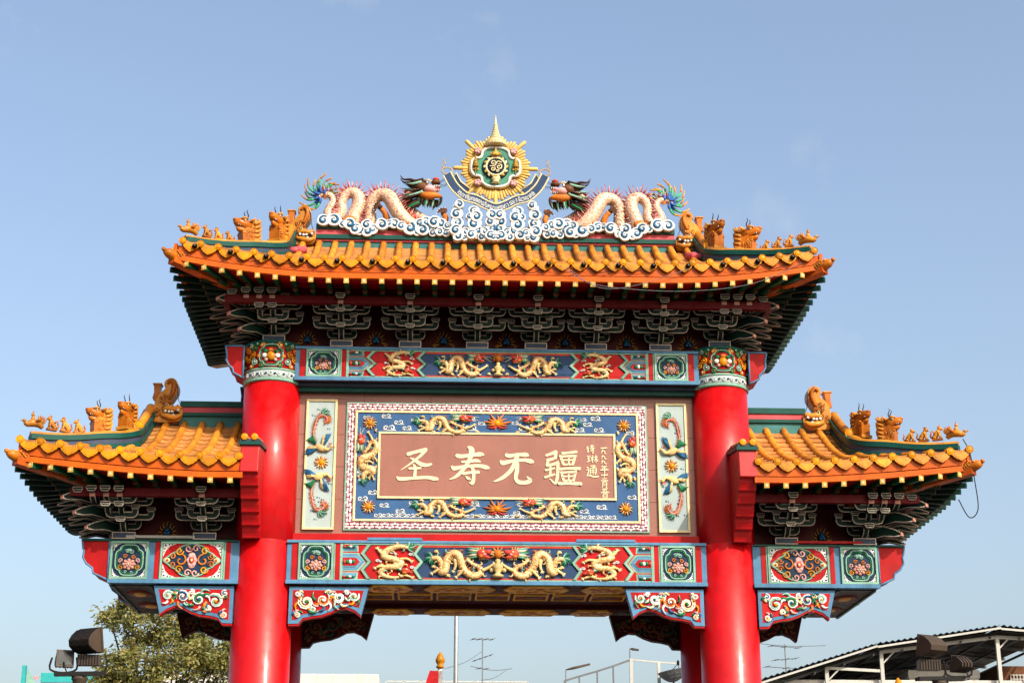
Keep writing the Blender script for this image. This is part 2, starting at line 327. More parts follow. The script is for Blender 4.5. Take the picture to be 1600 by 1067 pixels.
# relief dragon, traced in a flat 700 x 300 unit box ----------------------
def relief_dragon(m, T, bw=30, seg=5):
    """T maps (u, depth, v) to the wall; u to the right along the dragon, head at u = +300"""
    m.T = T
    P = [(-240, -40), (-180, -35), (-150, 30), (-158, 82), (-118, 70), (-102, -30), (-50, -82), (5, -60), (30, 15), (70, 82), (140, 122), (205, 92), (198, 42), (130, 10), (85, -30), (120, -62), (165, -70)]
    P = [(a, -b) for a, b in P]
    C = cat(P, seg); N = len(C)
    W = [bw*(.38+.75*sin(pi*min(1, (i/N)*1.15+.05))**.8) for i in range(N)]
    m.m('scale_gold').tube([(u, -10-8*sin(i*.4), v) for i, (u, v) in enumerate(C)], W, 8, .8)
    m.m('relief_orange')
    for i in range(3, N-8, 2):                                   # dorsal spines on the outer side
        (u, v), (u2, v2) = C[i], C[i+1]; d = Vector((u2-u, v2-v)).normalized(); nx, nz = -d.y, d.x
        m.cone((u+nx*W[i]*.8, -12, v+nz*W[i]*.8), (u+nx*(W[i]+17)+d.x*-8, -14, v+nz*(W[i]+17)-d.y*8), 7, 4)
    for k in range(9):                                           # tail plume
        a = pi*.55+k*.17*pi*.75; L = 70+18*sin(k*1.9)
        m.m('leaf' if k % 3 else 'mint').tube(cat([(-238, -10, 40), (-240+L*.5*cos(a), -16, 40+L*.5*sin(a)), (-244+L*cos(a+.25), -8, 40+L*sin(a+.25))], 3), [11, 8, 2], 5)
    for i in range(4, N-6, 3):                                   # curling flame wisps off the body
        (u, v), (u2, v2) = C[i], C[i+1]; d = Vector((u2-u, v2-v)).normalized(); e = 1 if (i//3) % 2 else -1; nx, nz = -d.y*e, d.x*e; w_ = W[i]
        m.m(('relief_gold', 'mint', 'relief_gold', 'relief_orange')[(i//3) % 4]).tube(cat([(u+nx*w_*.7, -12, v+nz*w_*.7), (u+nx*(w_+16)-d.x*14, -16, v+nz*(w_+16)-d.y*14), (u+nx*(w_+30)+d.x*6, -8, v+nz*(w_+30)+d.y*6)], 3), [9, 7, 2], 5)
    for i in range(2, N-2, 2):                                   # belly plates
        (u, v), (u2, v2) = C[i], C[i+1]; d = Vector((u2-u, v2-v)).normalized(); w_ = W[i]
        m.m('relief_orange').tube([(u-d.y*-w_*.15, -10-w_*.8, v+d.x*-w_*.15), (u-d.y*-w_*.75, -10-w_*.55, v+d.x*-w_*.75)], 3.2, 4)
    for pts in ([(-150, -50), (-190, -70), (-230, -95)], [(-30, 30), (-25, -30), (-40, -70)], [(60, -60), (20, -95), (-10, -125)], [(215, -70), (270, -45), (318, -10)]):
        m.m('relief_gold').tube(cat([(a, -14, b) for a, b in pts], 3), [20, 15, 11], 6)
        (ex, ez), (px, pz) = pts[-1], pts[-2]; a0 = atan2(ez-pz, ex-px)
        for j in range(4):
            a = a0+(j-1.5)*.6; m.m('cream').cone((ex, -16, ez), (ex+30*cos(a), -14, ez+30*sin(a)), 8, 4)
    for k in range(12):                                          # mane streaming back
        m.m(('leaf', 'mint', 'leaf', 'relief_gold', 'white')[k % 5]).tube(cat([(195, -18, 60+6*k), (140, -26, 44+8*k), (100-10*(k % 4), -14, 36+10*k)], 3), [9, 7, 2], 5)
    m.m('coral').ball((215, -26, 82), (54, 24, 46), 9, 6, .25).ball((268, -28, 98), (42, 20, 24), 8, 5, .2).ball((255, -26, 54), (42, 18, 18), 8, 5, -.25)
    for k in range(6): m.m(('relief_gold', 'leaf')[k % 2]).cone((190+10*k, -30, 112), (170+14*k, -20, 150), 8, 4); m.m('relief_gold').cone((200+14*k, -30, 52), (190+16*k, -20, 20), 8, 4)
    m.m('cream').ball((224, -44, 98), 10, 6, 4).ball((288, -34, 100), (10, 8, 9), 6, 4); m.m('relief_orange').ball((205, -40, 60), (24, 12, 18), 7, 4)
    m.m('rose').ball((236, -40, 76), (20, 10, 12), 6, 4)
    for k in (-1, 1): m.m('cream').tube(cat([(285, -30, 84), (330, -24, 84+k*16), (372, -16, 70+k*26)], 3), [4, 3, 2], 4)
    for (a, b) in ((-205, 105), (-225, -35), (120, -115), (-95, -115), (345, -105)):   # gold cloud puffs
        m.m('relief_gold').ball((a, -6, b), (24, 14, 14), 6, 4, .4).ball((a+14, -8, b-8), (15, 12, 10), 6, 4)
    m.T = None
def wallmap(cx, cz, y, s, flip=False, rot=0):
    cr, sr = cos(rot), sin(rot); fx = -1 if flip else 1
    return lambda p: (cx+(p[0]*fx*cr-p[2]*sr)*s, y+p[1]*s, cz+(p[0]*fx*sr+p[2]*cr)*s)
def coil_dragon(m, T):
    """upright curled dragon of the red fields"""
    m.T = T
    C = cat([(90, 130), (30, 140), (-50, 110), (-75, 50), (-10, 25), (40, 0), (20, -45), (-60, -50), (-95, -100), (-40, -140), (40, -135), (90, -100)], 5); N = len(C)
    W = [26*(.4+.75*sin(pi*min(1, i/N*1.1+.06))**.8) for i in range(N)]
    m.m('scale_gold').tube([(u, -10-6*sin(i*.45), v) for i, (u, v) in enumerate(C)], W, 8, .8)
    m.m('relief_orange')
    for i in range(3, N-4, 2):
        (u, v), (u2, v2) = C[i], C[i+1]; d = Vector((u2-u, v2-v)).normalized()
        m.cone((u+d.y*W[i]*.8, -12, v-d.x*W[i]*.8), (u+d.y*(W[i]+14), -12, v-d.x*(W[i]+14)), 6, 4)
    for i in range(3, N-3, 3):
        (u, v), (u2, v2) = C[i], C[i+1]; d = Vector((u2-u, v2-v)).normalized(); e = 1 if (i//3) % 2 else -1; nx, nz = -d.y*e, d.x*e; w_ = W[i]
        m.m(('relief_gold', 'mint', 'relief_gold')[(i//3) % 3]).tube(cat([(u+nx*w_*.7, -12, v+nz*w_*.7), (u+nx*(w_+14)-d.x*12, -16, v+nz*(w_+14)-d.y*12), (u+nx*(w_+24)+d.x*6, -8, v+nz*(w_+24)+d.y*6)], 3), [8, 6, 2], 5)
    for k in range(7):
        a = -.9+k*.36; m.m('leaf' if k % 3 else 'mint').tube(cat([(88, -10, 128), (88+35*cos(a), -15, 128+35*sin(a)), (88+66*cos(a+.2), -8, 128+66*sin(a+.2))], 3), [9, 7, 2], 5)
    for pts in ([(-75, 60), (-105, 95), (-118, 118)], [(30, 20), (80, 30), (112, 10)], [(-60, -50), (-100, -40), (-128, -55)], [(40, -135), (70, -120), (118, -140)]):
        m.m('relief_gold').tube(cat([(a, -14, b) for a, b in pts], 3), [16, 13, 9], 6); (ex, ez), (px, pz) = pts[-1], pts[-2]; a0 = atan2(ez-pz, ex-px)
        for j in range(4): a = a0+(j-1.5)*.6; m.m('cream').cone((ex, -14, ez), (ex+26*cos(a), -12, ez+26*sin(a)), 7, 4)
    for k in range(6): m.m(('leaf', 'mint', 'white')[k % 3]).tube(cat([(50, -18, -85+7*k), (20, -22, -65+8*k), (-5, -14, -50+9*k)], 3), [9, 8, 2], 5)
    m.m('coral').ball((78, -24, -84), (36, 18, 28), 8, 5, -.3).ball((108, -24, -96), (24, 14, 14), 7, 4, -.4); m.m('cream').ball((84, -40, -72), 8, 6, 4); m.m('relief_orange').ball((70, -36, -102), (18, 10, 12), 6, 4)
    for a, b in ((-120, 10), (110, 70), (-20, 85), (120, -50)): m.m('white').spiral(a, b, -5, 15, 1.2, 1, 0, 5); m.spiral(a+22, b-4, -5, 10, 1.2, -1, 0, 4)
    m.T = None
def vase_jewel(m, cx, cz, y, s):
    m.m('relief_gold').lathe([(.16*s, -.48*s), (.2*s, -.42*s), (.07*s, -.34*s), (.18*s, -.2*s), (.17*s, -.1*s), (.06*s, -.02*s), (.1*s, .06*s), (.05*s, .12*s)], (cx, y, cz), 12)
    m.ball((cx-.2*s, y, cz-.24*s), (.09*s, .03, .08*s), 6, 4).ball((cx+.2*s, y, cz-.24*s), (.09*s, .03, .08*s), 6, 4)
    m.m('relief_orange').ball((cx, y-.02, cz+.27*s), (.14*s, .05, .15*s), 8, 5)
    for k in range(9):
        a = -.5+k*(pi+1)/8; m.m('yellow' if k % 2 else 'relief_orange').cone((cx+.1*s*cos(a), y-.01, cz+.27*s+.1*s*sin(a)), (cx+.33*s*cos(a), y-.005, cz+.27*s+.26*s*sin(a)), .045*s, 5)

# painted beam of the middle bay -----------------------------------------
def frame(m, x0, x1, z0, z1, y, w, d):
    m.box((x0, y-d, z0), (x1, y, z0+w)); m.box((x0, y-d, z1-w), (x1, y, z1)); m.box((x0, y-d, z0+w), (x0+w, y, z1-w)); m.box((x1-w, y-d, z0+w), (x1, y, z1-w))
def flower_panel(parent, x0, x1, z0, z1, y):
    m = MB('deep_blue'); m.box((x0+.03, y-.012, z0+.02), (x1-.03, y+.0, z1-.02))
    m.m('mint'); frame(m, x0, x1, z0, z1, y, .032, .035)
    cx, cz = (x0+x1)/2, (z0+z1)/2; w, h = x1-x0-.1, z1-z0-.08
    m.m('mint'); closed_tube(m, [(cx+a, cz+b) for a, b in lobes(w*.92, h*.98, 48, .13, 4, pi*.0)], .014, y-.02)
    m.m('leaf'); closed_tube(m, [(cx+a, cz+b) for a, b in lobes(w*.8, h*.86, 48, .13, 4)], .009, y-.018)
    lotus(m, cx, cz-.01, y-.02, h*.56); corner_fill(m, cx, cz, y-.014, w+.02, h+.02, .13)
    return m.build('flower_panel', parent)
def hexpoly(x0, x1, z0, z1, t): zc = (z0+z1)/2; return [(x0, zc), (x0+t, z0), (x1-t, z0), (x1, zc), (x1-t, z1), (x0+t, z1)]
def centre_beam(z0, z1, up):
    Y = -.3; b = MB('maroon'); b.box((-3.18, Y+.04, z0+.001), (3.18, .3, z1)); b.m('sky_blue').box((-3.19, Y, z0), (3.19, Y+.0399, z1))
    o = b.build('upper_beam' if up else 'lower_beam', GATE, (0, 0, z0), bevel=.012)
    y = Y-.002
    t = MB('sky_blue'); t.box((-3.19, Y-.04, z0-.004), (3.19, Y, z0+.055)); t.box((-3.19, Y-.035, z1-.04), (3.19, Y, z1+.004)); t.m('mint').box((-2.33, Y-.022, z0+.056), (2.33, Y, z0+.076)); t.box((-2.33, Y-.022, z1-.064), (2.33, Y, z1-.042)); t.build('border_moulding', o, bevel=.006)
    a0, a1 = z0+.058, z1-.042
    for s in (-1, 1):
        for mm, xa, xb, dd in (('red_matt', 3.02, 3.11, .01), ('red_matt', 2.385, 2.455, .01), ('mint', 2.34, 2.383, .018), ('mint', 2.457, 2.475, .018)): m = mirx(MB(mm), s); m.box((xa, y-dd, a0), (xb, y, a1)); m.build('painted_strip', o)
        flower_panel(o, *(sorted((s*2.48, s*3.01))), a0, a1, y)
        # nested half hexagons
        m = mirx(MB('red_matt'), s); q0, q1 = z0+.078, z1-.066; zc = (q0+q1)/2; H = q1-q0
        m.box((1.98, y-.004, q0), (2.34, y, q1))
        for part, zz, full in (('mid', zc, 1), ('lo', q0, 0), ('hi', q1, 0)):
            for j, (mm, hh, xx) in enumerate((('mint', .27, 1.985), ('sky_blue', .235, 2.02), ('mint', .165, 2.06), ('sky_blue', .15, 2.07), ('red_matt', .115, 2.09))):
                hh *= H; t_ = .13*hh/(.29*H); d = .006+.005*j; za, zb = max(q0, zz-hh), min(q1, zz+hh)
                if part == 'mid': pl = [(xx, zz), (xx+t_, za), (2.339, za), (2.339, zb), (xx+t_, zb)]
                elif part == 'lo': hh2 = hh*.72; pl = [(xx+.13, q0), (2.339, q0), (2.339, q0+hh2), (xx+t_+.0, q0+hh2)]
                else: hh2 = hh*.72; pl = [(xx+.13, q1), (xx+t_+.0, q1-hh2), (2.339, q1-hh2), (2.339, q1)]
                m.m(mm).prism(pl, y-d, y)
        for zz in (zc, q0+.03, q1-.03):
            for k in range(4): m.m(('leaf', 'white', 'leaf', 'coral')[k]).ball((2.18+k*.045, y-.034, zz), (.028, .016, .035 if zz == zc else .018), 6, 4)
        m.build('hexagon_panel', o)
        # red field with coiled dragon between two chevrons
        m = mirx(MB('red_matt'), s); m.box((1.16, y-.006, q0), (1.99, y, q1)); m.build('red_field', o)
        for X in (1.935, 1.145):
            m = mirx(MB('mint'), s); Z = [q0, q0+.26*H, zc, q1-.26*H, q1]; XX = [X+.01, X+.105, X, X+.105, X+.01]
            for w0, w1, mm, d in ((0, .048, 'mint', .034), (.0481, .062, 'green', .022), (-.02, -.0001, 'coral', .016)): m.m(mm).prism([(a-w0+.03, b) for a, b in zip(XX, Z)]+[(a-w1+.03, b) for a, b in zip(XX, Z)][::-1], y-d, y)
            m.build('chevron_moulding', o)
        m = MB('gold'); coil_dragon(m, (lambda p, T0=wallmap(0, zc+.0, y-.012, .00168*(H/.52), s > 0), s=s: (s*1.56+T0(p)[0]*1.3, T0(p)[1], T0(p)[2]))); m.build('relief_dragon', o, label='small coiled gold dragon on a red field')
    m = MB('navy'); q0, q1 = z0+.078, z1-.066; zc = (q0+q1)/2; H = q1-q0
    zz5 = [q0, q0+.26*H, zc, q1-.26*H, q1]; xx5 = [1.15, 1.25, 1.145, 1.25, 1.15]; m.prism([(-a, b) for a, b in zip(xx5, zz5)][::-1]+[(a, b) for a, b in zip(xx5, zz5)], y-.008, y)
    m.m('coral'); m.box((-1.14, y-.018, q0), (1.14, y, q0+.022)); m.box((-1.14, y-.018, q1-.03), (1.14, y, q1)); m.build('blue_field', o)
    for s in (-1, 1):
        m = MB('gold'); relief_dragon(m, wallmap(s*.60, zc-.01, y-.02, .00168*(H/.52), s > 0), 34); m.build('relief_dragon', o, label='long gold relief dragon facing the flaming jewel')
    m = MB('gold'); vase_jewel(m, 0, zc, y-.03, H*.92); m.build('flaming_jewel', o)
    return o
UB = centre_beam(9.45, 10.0, True)
LB = centre_beam(6.25, 6.91, False)
m = MB('red_matt'); m.box((-3.15, -.12, 6.912), (3.15, .2, 7.06)); m.build('red_sill', LB)
for xa, xb in ((-1.98, -1.15), (1.2, 2.1)): m = MB('sky_blue'); m.box((xa, -.345, 6.916), (xb, -.2, 6.955)); m.build('cable_tray', LB)
m = MB('green'); m.box((-3.15, -.12, 9.33), (3.15, .25, 9.449)); m.m('slate').box((-3.15, -.2, 9.40), (3.15, -.121, 9.4485)); m.build('green_moulding', UB)
for zz, n in ((9.45, 'rear_upper_beam'), (6.25, 'rear_lower_beam')):
    m = MB('maroon'); m.box((-3.19, 1.8, zz), (3.19, 2.4, zz+.6)); m.build(n, GATE, (0, YR, zz), bevel=.012)
RLB = [o for o in GATE.children if o.name == 'rear_lower_beam'][0]
# soffit paintings and coffered ceiling between the beams
for par, ys in ((LB, (-.26, .26)), (RLB, (1.84, 2.36))):
    for x0, x1 in ((-2.0, -1.28), (-1.12, -.02), (.1, 1.1), (1.28, 2.0)):
        m = MB('paint_gold'); m.prism([(x0, sum(ys)/2), (x0+.12, ys[0]), (x1-.12, ys[0]), (x1, sum(ys)/2), (x1-.12, ys[1]), (x0+.12, ys[1])], 6.226, 6.2485, 'z')
        rr = random.Random(int(x0*100)); m.m('amber')
        for k in range(16):
            px, py = rr.uniform(x0+.15, x1-.15), rr.uniform(ys[0]+.08, ys[1]-.08); m.ball((px, py, 6.226), (rr.uniform(.03, .08), rr.uniform(.03, .06), .012), 6, 4)
        m.build('soffit_painting', par)
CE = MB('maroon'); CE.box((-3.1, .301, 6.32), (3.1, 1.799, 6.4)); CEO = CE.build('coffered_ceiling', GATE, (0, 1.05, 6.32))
for r in range(2):
    for k in range(9):
        x = -2.75+k*.61; y = .34+r*.49
        m = MB('paint_gold'); m.T = None
        for a, b in (((x, y, 6.29), (x+.55, y+.03, 6.3195)), ((x, y+.4, 6.29), (x+.55, y+.43, 6.3195)), ((x, y+.031, 6.29), (x+.03, y+.399, 6.3195)), ((x+.52, y+.031, 6.29), (x+.55, y+.399, 6.3195))): m.box(a, b)
        m.m('paint_red').box((x+.031, y+.031, 6.305), (x+.519, y+.399, 6.3195)); m.m('brown').ball((x+.275, y+.215, 6.305), (.16, .12, .012), 8, 4); m.build('coffer', CEO)

# stepped red ends of the beams beyond the columns
def stepped_end(z0, z1, x0, x1, Y, s, par):
    H = z1-z0; W = x1-x0
    P = [(x0, z1), (x1, z1), (x1-.02, z1-.2*H), (x1-.09*W, z1-.26*H), (x1-.07*W, z1-.42*H), (x1-.2*W, z1-.56*H), (x1-.42*W, z1-.66*H), (x1-.46*W, z1-.78*H), (x1-.8*W, z1-.88*H), (x0, z1-.94*H)]
    m = mirx(MB('red_matt'), s); m.prism(P, Y, Y+.5); o = m.build('stepped_end', par)
    m = mirx(MB('sky_blue'), s); Q = P[:]
    m.tube([(a, Y-.004, b) for a, b in Q[1:]], .016, 5); m.tube([(a, Y-.004, b) for a, b in Q[:2]], .016, 5); m.tube([(x0+.012, Y-.004, z1), (x0+.012, Y-.004, Q[-1][1])], .018, 5); m.build('blue_edging', o)
for s in (-1, 1):
    for Y in (-.3, 1.9):
        stepped_end(9.44, 10.0, 3.98, 4.28, Y, s, UB)

# wing beams --------------------------------------------------------------
def lens(w, h, n=14):
    top = [(-w/2, 0), (-w*.4, h*.13), (-w*.36, h*.2), (-w*.27, h*.27), (-w*.2, h*.40), (-w*.1, h*.46), (0, h*.5), (w*.1, h*.46), (w*.2, h*.40), (w*.27, h*.27), (w*.36, h*.2), (w*.4, h*.13), (w/2, 0)]
    return top+[(a, -b) for a, b in top[-2:0:-1]]
def queti(par, pts, s, Y, front, seed, xoff, sgn):
    """scroll brace; pts run from the tip (0) to the column (1.19)"""
    m = mirx(MB('sky_blue' if front else 'maroon'), s)
    X = lambda a: xoff+sgn*a
    top = 6.21; poly = [(X(0), top), (X(.11), 5.79), (X(.2), 5.865), (X(.32), 5.915), (X(.44), 5.905), (X(.56), 5.84), (X(.7), 5.79), (X(.86), 5.77), (X(.98), 5.74), (X(1.02), 5.685), (X(1.04), 5.66), (X(1.19), 5.655), (X(1.19), top)]
    m.prism(poly, Y, Y+.16); o = m.build('scroll_brace', par)
    if front:
        inn = [(X(.075), top-.05), (X(.14), 5.90), (X(.2), 5.915), (X(.32), 5.965), (X(.44), 5.955), (X(.56), 5.89), (X(.7), 5.84), (X(.86), 5.82), (X(1.0), 5.79), (X(1.06), 5.72), (X(1.135), 5.71), (X(1.135), top-.05)]
        m = mirx(MB('red_matt'), s); m.prism(inn, Y-.004, Y+.01); m.build('red_field', o)
        m = mirx(MB('red_matt'), s); m.prism([(a, b-.03) for a, b in poly[1:12]]+[(a, b+.02) for a, b in poly[1:12]][::-1], Y+.012, Y+.148); m.build('red_underside', o)
    rr = random.Random(seed); m = mirx(MB('white'), s)
    cols = ['mint', 'relief_orange', 'leaf', 'yellow', 'white', 'swirl_blue', 'rose', 'leaf', 'cream'] if front else ['brown', 'paint_red', 'green', 'brown']
    line = 'white' if front else 'brown'; n_ = 0
    for (a, z, r, d, st) in ((.22, 6.065, .085, 1, 2.6), (.44, 6.05, .1, -1, .6), (.68, 6.01, .11, 1, 2.4), (.93, 5.98, .13, -1, .5), (1.06, 5.78, .05, 1, 0), (.57, 6.115, .045, -1, 1), (.82, 5.87, .05, 1, 4), (.33, 6.12, .04, 1, 0), (1.06, 6.1, .05, 1, 2)):
        m.m(line).spiral(X(a), z, Y-.014, r, 1.35, d*sgn, st, .016, 6); m.m(cols[n_ % len(cols)]).spiral(X(a), z, Y-.012, r*.78, 1.2, d*sgn, st+.35, .02, 5); m.m(cols[(n_+3) % len(cols)]).ball((X(a), Y-.02, z), (r*.22, .022, r*.22), 7, 4); n_ += 1
        for k in range(7 if r > .06 else 4):                     # acanthus leaves curling off the stem
            q = st+k*2*pi/7+.3; L = r*rr.uniform(.55, .85); p0 = (X(a)+r*cos(q), Y-.012, z+r*sin(q)); p1 = (X(a)+(r+L*.6)*cos(q+.25*d), Y-.022, z+(r+L*.6)*sin(q+.25*d)); p2 = (X(a)+(r+L)*cos(q+.7*d), Y-.01, z+(r+L)*sin(q+.7*d))
            if not (5.80+.1*max(0, .6-a) < p2[2] < top-.07 and .1 < (p2[0]-xoff)*sgn < 1.12): continue
            n_ += 1; m.m(cols[n_ % len(cols)]).tube(cat([p0, p1, p2], 3), [.02, .019, .004], 6); m.m(line).tube(cat([(p0[0], p0[1]-.012, p0[2]), (p1[0], p1[1]-.01, p1[2]), (p2[0], p2[1]-.006, p2[2])], 3), [.006, .006, .003], 4)
    m.build('scroll_carving', o)
for s in (-1, 1):
    queti(LB, None, s, -.27, True, 11+s, 1.94, 1)
    queti(RLB, None, s, 2.1, False, 31+s, 1.94, 1)
def wing_beam(s):
    z0, z1, Y = 6.24, 6.90, -.3
    b = mirx(MB('sky_blue'), s); b.box((3.9, Y, z0), (5.83, 2.4, z1)); o = b.build('wing_beam', GATE, (s*4.9, 1.05, z0), bevel=.012)
    y = Y-.002; a0, a1 = z0+.06, z1-.03
    m = mirx(MB('sky_blue'), s); m.box((3.9, Y-.04, z0-.004), (5.84, Y, z0+.058)); m.m('green').box((3.92, Y-.03, z1-.028), (6.25, Y, z1+.004)); m.build('border_moulding', o, bevel=.006)
    for mm, xa, xb, dd in (('red_matt', 4.03, 4.10, .008), ('red_matt', 5.09, 5.16, .008), ('mint', 4.105, 4.125, .015)): m = mirx(MB(mm), s); m.box((xa, y-dd, a0), (xb, y, a1)); m.build('painted_strip', o)
    flower_panel(o, *(sorted((s*5.255, s*5.82))), a0, a1, y)
    x0, x1 = 4.13, 5.075; cx, cz = (x0+x1)/2, (a0+a1)/2; w, h = x1-x0, a1-a0
    m = mirx(MB('red_matt'), s); m.box((x0+.03, y-.012, a0+.01), (x1-.03, y, a1-.01)); m.m('mint'); frame(m, x0, x1, a0, a1, y, .03, .034)
    L = lens(w*.9, h*.9); m.m('deep_blue').prism([(cx+a, cz+b) for a, b in L], y-.018, y)
    LC = cat(L, 3, True); m.m('mint'); closed_tube(m, [(cx+a, cz+b) for a, b in LC], .014, y-.022); m.m('leaf'); closed_tube(m, [(cx+a*.9, cz+b*.88) for a, b in LC], .007, y-.02)
    corner_fill(m, cx, cz, y-.014, w-.08, h-.06, .2)
    for sx in (-1, 1):
        m.m('relief_orange').spiral(cx+sx*.17, cz+.0, y-.025, .1, 1.0, sx, pi/2, .016); m.m('yellow').spiral(cx+sx*.19, cz+.14, y-.025, .065, 1.3, sx, pi, .014).spiral(cx+sx*.19, cz-.14, y-.025, .065, 1.3, -sx, pi, .014)
        m.m('relief_orange').spiral(cx+sx*.29, cz+.06, y-.025, .055, 1.3, sx, 0, .012).spiral(cx+sx*.29, cz-.06, y-.025, .055, 1.3, -sx, 0, .012)
        m.m('rose').spiral(cx+sx*.055, cz+.18, y-.025, .06, 1.2, sx, pi, .014).spiral(cx+sx*.055, cz-.19, y-.025, .06, 1.2, -sx, pi, .014)
        m.m('cream').ball((cx+sx*.37, y-.025, cz), (.055, .018, .04), 7, 4); m.m('coral').ball((cx+sx*.365, y-.034, cz), (.028, .016, .022), 6, 4)
    m.m('rose').ball((cx, y-.025, cz), (.075, .02, .13), 9, 5); m.m('coral').ball((cx, y-.04, cz), (.045, .016, .055), 7, 4); m.m('cream').ball((cx, y-.052, cz), (.02, .012, .025), 6, 4)
    for k in range(6): m.m('rose').ball((cx+.06*cos(k*pi/3), y-.034, cz+.075*sin(k*pi/3)), (.026, .014, .03), 6, 4)
    m.build('scroll_panel', o)
    for yy in (Y, 1.9): stepped_end(6.245, 6.90, 5.83, 6.26, yy, s, o)
    m = mirx(MB('dark_brown'), s); m.box((4.02, -.2, 6.225), (5.8, 2.3, 6.2395)); m.m('green'); 
    for x in (4.02, 5.2, 5.76): m.box((x, -.2, 6.205), (x+.04, 2.3, 6.2245))
    for yy in (.1, 1.05, 2.0): m.box((4.061, yy, 6.205), (5.199, yy+.04, 6.2245))
    m.m('paint_red').ball((5.48, .5, 6.225), (.2, .33, .02), 12, 4).ball((5.48, 1.55, 6.225), (.2, .33, .02), 12, 4); m.m('paint_gold').ball((5.48, .5, 6.218), (.12, .2, .02), 10, 4).ball((5.48, 1.55, 6.218), (.12, .2, .02), 10, 4)
    m.build('wing_soffit', o)
    queti(o, None, s, -.27, True, 51+s, 5.15, -1); queti(o, None, s, 2.1, False, 71+s, 5.15, -1)
    return o
WB = {s: wing_beam(s) for s in (-1, 1)}

# ------------------------------------------------------------------ centre wall with name board
wl = MB('granite'); wl.box((-3.14, 0, 7.0), (3.14, .2, 9.36)); WALL = wl.build('centre_wall', GATE, (0, 0, 7.0))
# wall joints of the stone slabs
m = MB('brown')
for z in (7.62, 8.14, 8.66, 9.245):
    for x0 in (-3.13, 2.385): m.box((x0, -.003, z), (x0+.745, .0, z+.005))
for x in (-2.1, -1.05, 0, 1.05, 2.1): m.box((x, -.003, 9.2), (x+.005, 0, 9.35))
m.build('slab_joint', WALL)
NB = MB('mint'); x1, z0, z1 = 2.37, 7.13, 9.19
NB.box((-x1, -.03, z0), (x1, -.001, z1)); NBO = NB.build('name_board', WALL, bevel=.004)
NBG = GATE  # the board's own pieces sit one level down
def board_piece(mb, name, **k): return mb.build(name, WALL, **k)
m = MB('white'); frame(m, -2.345, 2.345, 7.155, 9.165, -.031, .115, .006); board_piece(m, 'fret_band')
m = MB('fret_pink')
def fret(m, p0, d, n_, L, h, k):
    """interlocking key pattern along a band: p0 corner, d direction, n_ across"""
    u = L/k; w = .014
    def bar(a0, b0, a1, b1):
        A = Vector(p0)+Vector(d)*a0+Vector(n_)*b0; B = Vector(p0)+Vector(d)*a1+Vector(n_)*b1
        x0_, x1_ = sorted((A.x, B.x)); zz0, zz1 = sorted((A.y, B.y)); m.box((x0_-w/2, -.045, zz0-w/2), (x1_+w/2, -.037, zz1+w/2))
    for i in range(k):
        a = i*u
        bar(a, h, a+u*.74, h); bar(a+u*.37, h, a+u*.37, h*.45); bar(a+u*.2, h*.45, a+u*.54, h*.45)
        bar(a+u*.5, 0, a+u*1.0, 0); bar(a, 0, a+u*.24, 0); bar(a+u*.87, 0, a+u*.87, h*.55); bar(a+u*.72, h*.55, a+u*1., h*.55); bar(a, h*.55, a+u*.04, h*.55)
fret(m, (-2.33, 9.065), (1, 0), (0, 1), 4.66, .085, 30); fret(m, (-2.33, 7.17), (1, 0), (0, 1), 4.66, .085, 30)
fret(m, (-2.245, 7.27), (0, 1), (-1, 0), 1.78, .085, 11); fret(m, (2.33, 7.27), (0, 1), (-1, 0), 1.78, .085, 11)
board_piece(m, 'fret_pattern')
m = MB('cream'); frame(m, -2.228, 2.228, 7.272, 9.046, -.0305, .035, .028); frame(m, -1.86, 1.86, 7.63, 8.70, -.04, .034, .03); board_piece(m, 'cream_moulding', bevel=.005)
m = MB('field_blue'); m.box((-2.194, -.04, 7.306), (2.194, -.0305, 9.012)); board_piece(m, 'blue_field')
m = MB('granite'); m.box((-1.827, -.052, 7.663), (1.827, -.0405, 8.667)); board_piece(m, 'inscription_stone')
# clouds on the blue field
def cloud(cx, cz, y, s):
    s *= .85
    m = MB('white'); m.spiral(cx-.05*s, cz, y, .04*s, 1.1, 1, 0, .011*s, fy=.6).spiral(cx+.045*s, cz+.005, y, .045*s, 1.1, -1, pi, .011*s, fy=.6).tube([(cx-.09*s, y+.004, cz-.028*s), (cx+.1*s, y+.004, cz-.026*s)], .008*s, 4)
    return board_piece(m, 'cloud_relief')
for (a, b, s_) in [(-2.05, 8.93, .8), (-1.75, 8.95, 1), (-1.55, 8.85, 1), (-1.7, 8.76, 1.3), (-1.42, 8.76, 1), (-1.3, 8.9, .8), (-.42, 8.92, 1), (-.42, 8.77, 1.3), (-.25, 8.85, .8),
                   (.28, 8.86, .8), (.42, 8.93, 1), (.42, 8.77, 1.2), (1.42, 8.85, 1), (1.3, 8.76, 1), (1.55, 8.95, 1.1), (1.6, 8.76, 1.1), (2.1, 8.72, .9), (1.35, 8.93, .8),
                   (-2.12, 8.05, .9), (-1.93, 7.72, 1), (-2.08, 7.62, 1.1), (-1.75, 7.52, 1), (-1.5, 7.43, 1), (-1.3, 7.56, 1), (2.05, 7.9, 1), (2.1, 7.68, 1), (1.62, 7.52, 1.1), (1.35, 7.45, 1), (-.35, 7.55, 1), (.38, 7.55, 1), (.3, 7.42, .8), (-2.1, 7.93, .8)]:
    cloud(a, b, -.045, s_)
for (x0, x1_) in ((-1.9, -1.15), (-.6, .62), (.95, 1.85)):
    n = int((x1_-x0)/.12)
    for k in range(n): cloud(x0+(k+.5)*(x1_-x0)/n, 7.36, -.045, .9)
